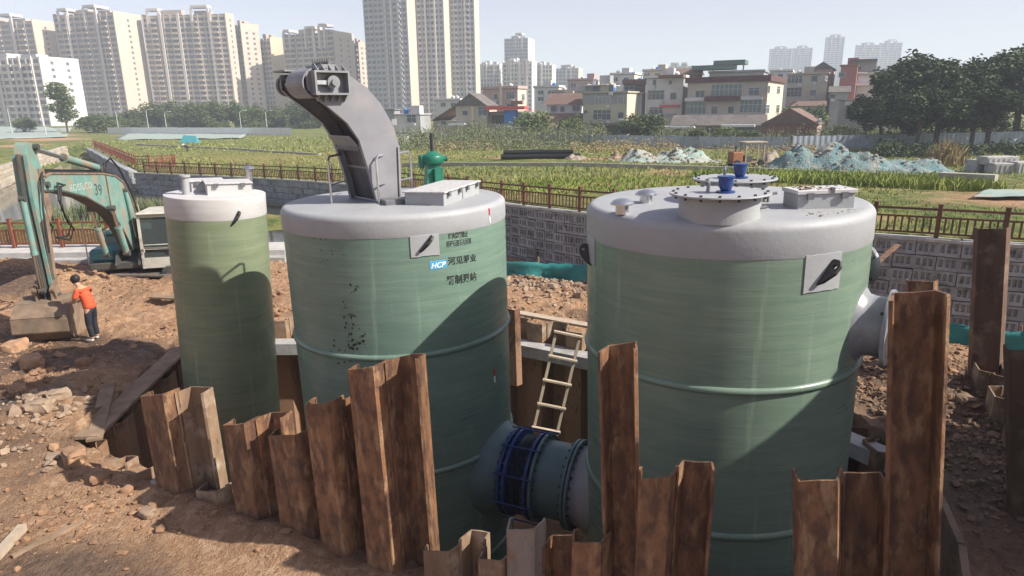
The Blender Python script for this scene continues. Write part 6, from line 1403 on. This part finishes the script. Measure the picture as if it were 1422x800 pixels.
house('grey striped warehouse with a dark opening left of the dark trees', 122,-26, (1161,1205), 139, 1212, wall='wall_grey', side='wall_grey', roof='shed', rise=-.6, rm='roof_dark', extras=(('opening','exc_dark',1176,146,1201,165,.0,.06),('canopy','wall_white',1174,141,1208,146,.0,.8)))
house('small dark roofed shed beside the red narrow house', 150,-24, (1148,1172), 128, dep=6, wall='wall_grey', roof='gable', rise=1.3, rm='roof_dark', wins=((1152,131,1160,136),))
house('low red brick farm shed behind the hoarding', 116,-28, (1058,1134), 173, 1142, wall='wall_brick', side='wall_pink', roof='gable_side', rise=2.6, rm='roof_tile', wins=(), swins=((1136,166,1139,173),))
for lab,Y_,fx_,yt_,x2_,wl_,ws_ in [('pale three storey house filling the gap behind the red tiled house',196,(742,775),122,783,'wall_white',((747,126,755,131),(761,126,770,131),(747,135,755,140))),
 ('pinkish flat roofed house behind the rooftop room with the white canopy',205,(788,822),112,832,'wall_pink',((793,116,800,121),(808,116,816,121),(793,124,800,128))),
 ('tall pale house behind the brown roofed annex',200,(846,878),104,888,'wall_white',((851,108,858,113),(866,108,873,113),(851,116,858,120))),
 ('cream house behind the tall white house, left of the green canopies',205,(890,922),99,932,'wall_cream',((895,102,902,106),(909,102,916,106))),
 ('white flat roofed house between the two cream houses',190,(1062,1092),100,1100,'wall_white',((1067,103,1074,108),(1080,103,1087,108),(1067,112,1074,117))),
 ('pale low house behind the beige house with the sloping roof',190,(606,640),140,650,'wall_white',((612,143,619,148),(626,143,633,148)))]:
    house(lab,Y_,-24,fx_,yt_,x2_,wall=wl_,side='wall_side',wins=ws_,par=.5)
# ---------------------------------------------------------------- towers
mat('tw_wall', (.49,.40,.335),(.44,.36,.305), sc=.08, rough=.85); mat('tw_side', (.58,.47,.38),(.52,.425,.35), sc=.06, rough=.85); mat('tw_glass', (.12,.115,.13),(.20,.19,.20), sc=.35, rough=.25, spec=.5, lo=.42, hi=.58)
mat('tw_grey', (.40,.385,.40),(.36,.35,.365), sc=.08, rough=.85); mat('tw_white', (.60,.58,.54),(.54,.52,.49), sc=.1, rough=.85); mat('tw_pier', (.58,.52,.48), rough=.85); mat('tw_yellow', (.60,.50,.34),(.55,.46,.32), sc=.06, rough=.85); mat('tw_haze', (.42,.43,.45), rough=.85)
def tower(label, Y, yaw, fx, yt, x2, bays, wall='tw_wall', side='tw_side', crown=(), piers=(), fl=3.0, detail=True, name='apartment_tower', sidewin=1, spand=1.25, Hover=None, cat='tower'):
    yb = 150; A = PY(fx[0],yb,Y); yw = R(yaw); d = Vector((math.cos(yw),math.sin(yw),0)); n = Vector((-d.y,d.x,0)); Ax = (A.x,A.y); Bx = (A.x+d.x,A.y+d.y)
    Bp = PV(fx[1],yb,Ax,Bx); L = (Vector((Bp.x,Bp.y,0))-Vector((A.x,A.y,0))).length; H = Hover or PV((fx[0]+fx[1])/2,yt,Ax,Bx).z
    q = PV(x2,yb,(Bp.x,Bp.y),(Bp.x+n.x,Bp.y+n.y)); dep = max(8,min(40,(Vector((q.x,q.y,0))-Vector((Bp.x,Bp.y,0))).dot(n)))
    root = empty(name, (A.x,A.y,0), yw, label, cat)
    MB().box((0,.5,-1),(L,dep,H)).build('glazed_core','tw_glass',root)
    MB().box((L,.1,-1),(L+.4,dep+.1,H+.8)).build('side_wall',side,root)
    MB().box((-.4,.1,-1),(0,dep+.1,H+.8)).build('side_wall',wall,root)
    nf = int(H/fl); s = MB()
    for k in range(nf+1): s.box((0,.12,k*fl-.3),(L,.52,min(k*fl-.3+spand,H+.5)))
    tag(s.build('floor_bands',wall,root),kind='stuff')
    m = MB(); bw = L/bays
    for k in range(bays+1): m.box((max(k*bw-.35,-.39),-.1,-1),(min(k*bw+.35,L+.39),.5,H))
    tag(m.build('bay_piers',wall,root),kind='stuff')
    if detail:
        s2 = MB()
        for k in range(bays):
            if k % 3 == 1:
                for j in range(1,nf): s2.box((k*bw+.45,-1.0,j*fl-.35),((k+1)*bw-.45,.11,j*fl+.75))
        if s2.v: tag(s2.build('balconies',wall,root),kind='stuff')
    for u0,u1 in piers: MB().box((L*u0,-.7,-1),(L*u1,-.11,H+1)).build('light_pier','tw_pier',root)
    if sidewin:
        w_ = MB()
        for c in range(sidewin):
            yy = dep*(.5 if sidewin == 1 else (.3+.4*c))
            for j in range(1,nf): w_.box((L+.39,yy-.8,j*fl+.6),(L+.45,yy+.8,j*fl+2.0))
        tag(w_.build('side_windows','tw_glass',root),kind='stuff')
    for u0,u1,h_ in crown:
        c = MB(); c.box((L*u0,-.3,H+h_-1.4),(L*u1,dep*.5,H+h_)); 
        for u in (u0,u1): c.box((L*u-.6,-.29,H-9),(L*u+.6,.5,H+h_-1.4))
        c.build('crown_frame','tw_pier',root)
    MB().box((L*.2,dep*.3,H),(L*.45,dep*.7,H+3.2)).box((L*.6,dep*.35,H),(L*.8,dep*.65,H+2.4)).build('roof_house',wall,root)
    return root
CR3 = ((.08,.24,3.6),(.52,.72,4.6))
tower('pinkish apartment tower behind the white building at the left edge', 430,-14, (-28,66), 30, 98, 9, crown=CR3, piers=((.22,.26),(.7,.74)))
tower('tall pinkish apartment tower right of the white building', 420,-14, (97,177), 18, 213, 9, crown=CR3, piers=((.2,.24),(.7,.74)))
tower('wide pinkish apartment tower with twin crowns above the treeline', 425,-6, (216,327), 20, 338, 12, crown=((.06,.2,4),(.6,.8,5)), piers=((.2,.23),(.42,.45),(.8,.83)))
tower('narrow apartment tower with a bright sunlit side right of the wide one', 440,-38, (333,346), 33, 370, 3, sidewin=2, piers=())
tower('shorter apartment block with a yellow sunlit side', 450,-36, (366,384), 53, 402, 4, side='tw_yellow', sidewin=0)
tower('apartment tower with stepped crown directly behind the screen machine head', 430,-22, (402,471), 46, 497, 8, crown=((.02,.14,3),(.45,.6,4),(.72,.82,5)), piers=((.6,.64),), sidewin=2)
tower('slim orange sided tower right of the screen machine head', 445,-30, (493,503), 60, 517, 2, sidewin=2)
tower('left one of the three tallest grey towers cut by the top edge', 400,-16, (514,571), -30, 584, 9, wall='tw_grey', piers=((.48,.52),(.62,.66),(.8,.84)), sidewin=0, Hover=96, spand=1.4)
tower('middle one of the three tallest grey towers', 405,-14, (579,620), -30, 631, 7, wall='tw_grey', piers=((.4,.45),(.7,.75)), sidewin=0, Hover=98, spand=1.4)
tower('right one of the three tallest grey towers', 410,-12, (629,661), -30, 667, 6, wall='tw_grey', piers=((.6,.66),), sidewin=0, Hover=99, spand=1.4)
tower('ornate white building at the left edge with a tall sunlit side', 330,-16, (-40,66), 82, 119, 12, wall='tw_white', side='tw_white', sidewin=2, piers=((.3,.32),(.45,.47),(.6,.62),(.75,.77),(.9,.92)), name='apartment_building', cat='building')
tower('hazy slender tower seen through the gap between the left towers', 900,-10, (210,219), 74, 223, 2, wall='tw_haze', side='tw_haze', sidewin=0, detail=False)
tower('distant grey tower standing above the white cluster', 640,-16, (702,733), 54, 742, 5, wall='tw_grey', side='tw_white', sidewin=1, detail=False, crown=((.48,.75,5),))
tower('white clustered apartment block left of the grey tower foot', 520,-14, (668,694), 90, 700, 6, wall='tw_white', side='tw_white', detail=False, piers=((.3,.35),(.7,.75)), crown=((.1,.3,2),))
tower('white clustered apartment block in front of the grey tower', 500,-14, (699,738), 86, 745, 8, wall='tw_white', side='tw_white', detail=False, piers=((.25,.3),(.55,.6),(.8,.85)), crown=((.2,.4,2),(.7,.9,2)))
tower('white clustered apartment block right of the grey tower', 520,-14, (744,766), 91, 771, 5, wall='tw_white', side='tw_white', detail=False, piers=((.3,.36),), crown=((.1,.3,2),))
tower('paler apartment block at the right end of the white cluster', 600,-14, (770,802), 95, 808, 6, wall='tw_grey', side='tw_side', detail=False, crown=((.5,.7,3),))
tower('faint white apartment block above the brown roofs', 620,-14, (921,958), 92, 966, 6, wall='tw_white', side='tw_white', detail=False, crown=((.3,.5,3),(.6,.8,3)))
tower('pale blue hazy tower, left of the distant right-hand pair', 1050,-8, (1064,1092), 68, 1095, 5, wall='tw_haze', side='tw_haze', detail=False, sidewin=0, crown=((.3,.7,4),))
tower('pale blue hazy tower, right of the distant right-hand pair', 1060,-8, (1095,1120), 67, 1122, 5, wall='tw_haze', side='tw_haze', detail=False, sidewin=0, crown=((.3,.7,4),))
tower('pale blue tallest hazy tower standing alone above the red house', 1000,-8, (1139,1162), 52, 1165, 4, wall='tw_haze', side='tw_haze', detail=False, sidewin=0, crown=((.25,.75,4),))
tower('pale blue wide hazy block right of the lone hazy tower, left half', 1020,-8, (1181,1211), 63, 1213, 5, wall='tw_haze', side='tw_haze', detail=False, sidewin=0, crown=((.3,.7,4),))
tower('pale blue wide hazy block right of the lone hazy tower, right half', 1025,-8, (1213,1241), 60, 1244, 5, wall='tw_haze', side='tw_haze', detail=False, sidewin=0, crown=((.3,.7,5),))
# ---------------------------------------------------------------- trees
tree('tall slim tree in front of the white building at left', 92,172,200,112,'tall',1.15,'leaf_mid')
TL = [(190,150,'at the left end of the left treeline'),(215,140,'second from the left in the treeline'),(243,139,'third from the left in the treeline'),(272,141,'fourth from the left in the treeline, below the wide tower'),(300,138,'in the middle of the left treeline'),(328,140,'sixth from the left in the treeline'),(356,144,'below the yellow sided block in the treeline'),(385,146,'left of the screen machine in the treeline'),(415,138,'right behind the screen machine bend in the treeline'),(440,142,'at the right end of the left treeline')]
for i,(px_,yt_,lab) in enumerate(TL): tree('round green street tree '+lab, px_,178,228+6*(i%3),yt_,'broad',1.0,'leaf_mid',group='trees of the left treeline',z0=-5.5)
for i,(px_,yt_,lab) in enumerate([(130,156,'low dark bush left of the left treeline'),(160,154,'low bush between the tall slim tree and the treeline'),(35,160,'low bush under the white building'),(305,166,'dark rounded bush in front of the treeline')]): tree(lab,px_,178,205,yt_,'bush',1.5,'leaf_mid','bush',None,'bush')
RT = [(1222,126,92,'small dark tree at the left of the right-hand grove'),(1265,72,98,'tall dark tree at the left of the right-hand grove'),(1300,84,90,'spreading sunlit tree in front of the right-hand grove'),(1335,80,100,'dark tree in the middle of the right-hand grove'),(1372,72,94,'broad dark tree right of the grove middle'),(1408,58,102,'tallest dark tree at the right picture edge'),(1445,62,96,'dark tree cut by the right picture edge'),(1275,118,84,'low leafy tree before the grove trunks'),(1350,112,85,'low spreading tree before the right-hand grove'),(1315,110,118,'shaded tree deep in the right-hand grove'),(1390,105,116,'shaded tree behind the right edge of the grove')]
for px_,yt_,Y_,lab in RT: tree(lab,px_,190,Y_,yt_,'broad',1.3,'leaf_dark',group='dark trees at the right')
for px_,yt_,Y_,k_,w_,m_,lab in [(738,146,128,'bush',1.1,'leaf_light','pale green young tree by the blue sheet'),(795,156,124,'bush',1.3,'leaf_mid','dark round bush before the olive house'),(885,150,120,'bush',1.5,'leaf_mid','large round tree before the tall white house'),(905,158,121,'bush',1.1,'leaf_mid','smaller round bush right of the large round tree'),(1092,140,138,'bush',.9,'leaf_mid','narrow bush beside the cream house side'),(1132,142,140,'bush',1.0,'leaf_mid','bush before the low tiled porch'),(1170,170,112,'bush',1.2,'leaf_light','light green bush at the warehouse foot'),(970,176,110,'bush',1.6,'leaf_mid','low bush below the white awning'),(1010,172,112,'bush',1.4,'leaf_light','upright pale bush below the cream house'),(835,178,116,'bush',1.4,'leaf_mid','low bush below the garage opening'),(1040,178,110,'bush',1.5,'leaf_mid','low bush right of the upright pale bush')]:
    tree(lab,px_,190,Y_,yt_,k_,w_,m_,'bush' if 'bush' in lab else 'tree',None,'bush' if 'bush' in lab else 'tree')
# ---------------------------------------------------------------- hazy air
hz = MB().box((-2500,-70,-6),(2500,2700,152))
hm = bpy.data.materials.new('haze'); hm.use_nodes = True; hn = hm.node_tree; hn.nodes.clear()
ho = hn.nodes.new('ShaderNodeOutputMaterial'); pv = hn.nodes.new('ShaderNodeVolumePrincipled')
pv.inputs['Color'].default_value = (.80,.875,1,1); pv.inputs['Density'].default_value = .0006; pv.inputs['Anisotropy'].default_value = .0
hn.links.new(pv.outputs[0], ho.inputs['Volume'])
tag(hz.build('haze', hm), 'pale summer haze over the whole site', kind='stuff')
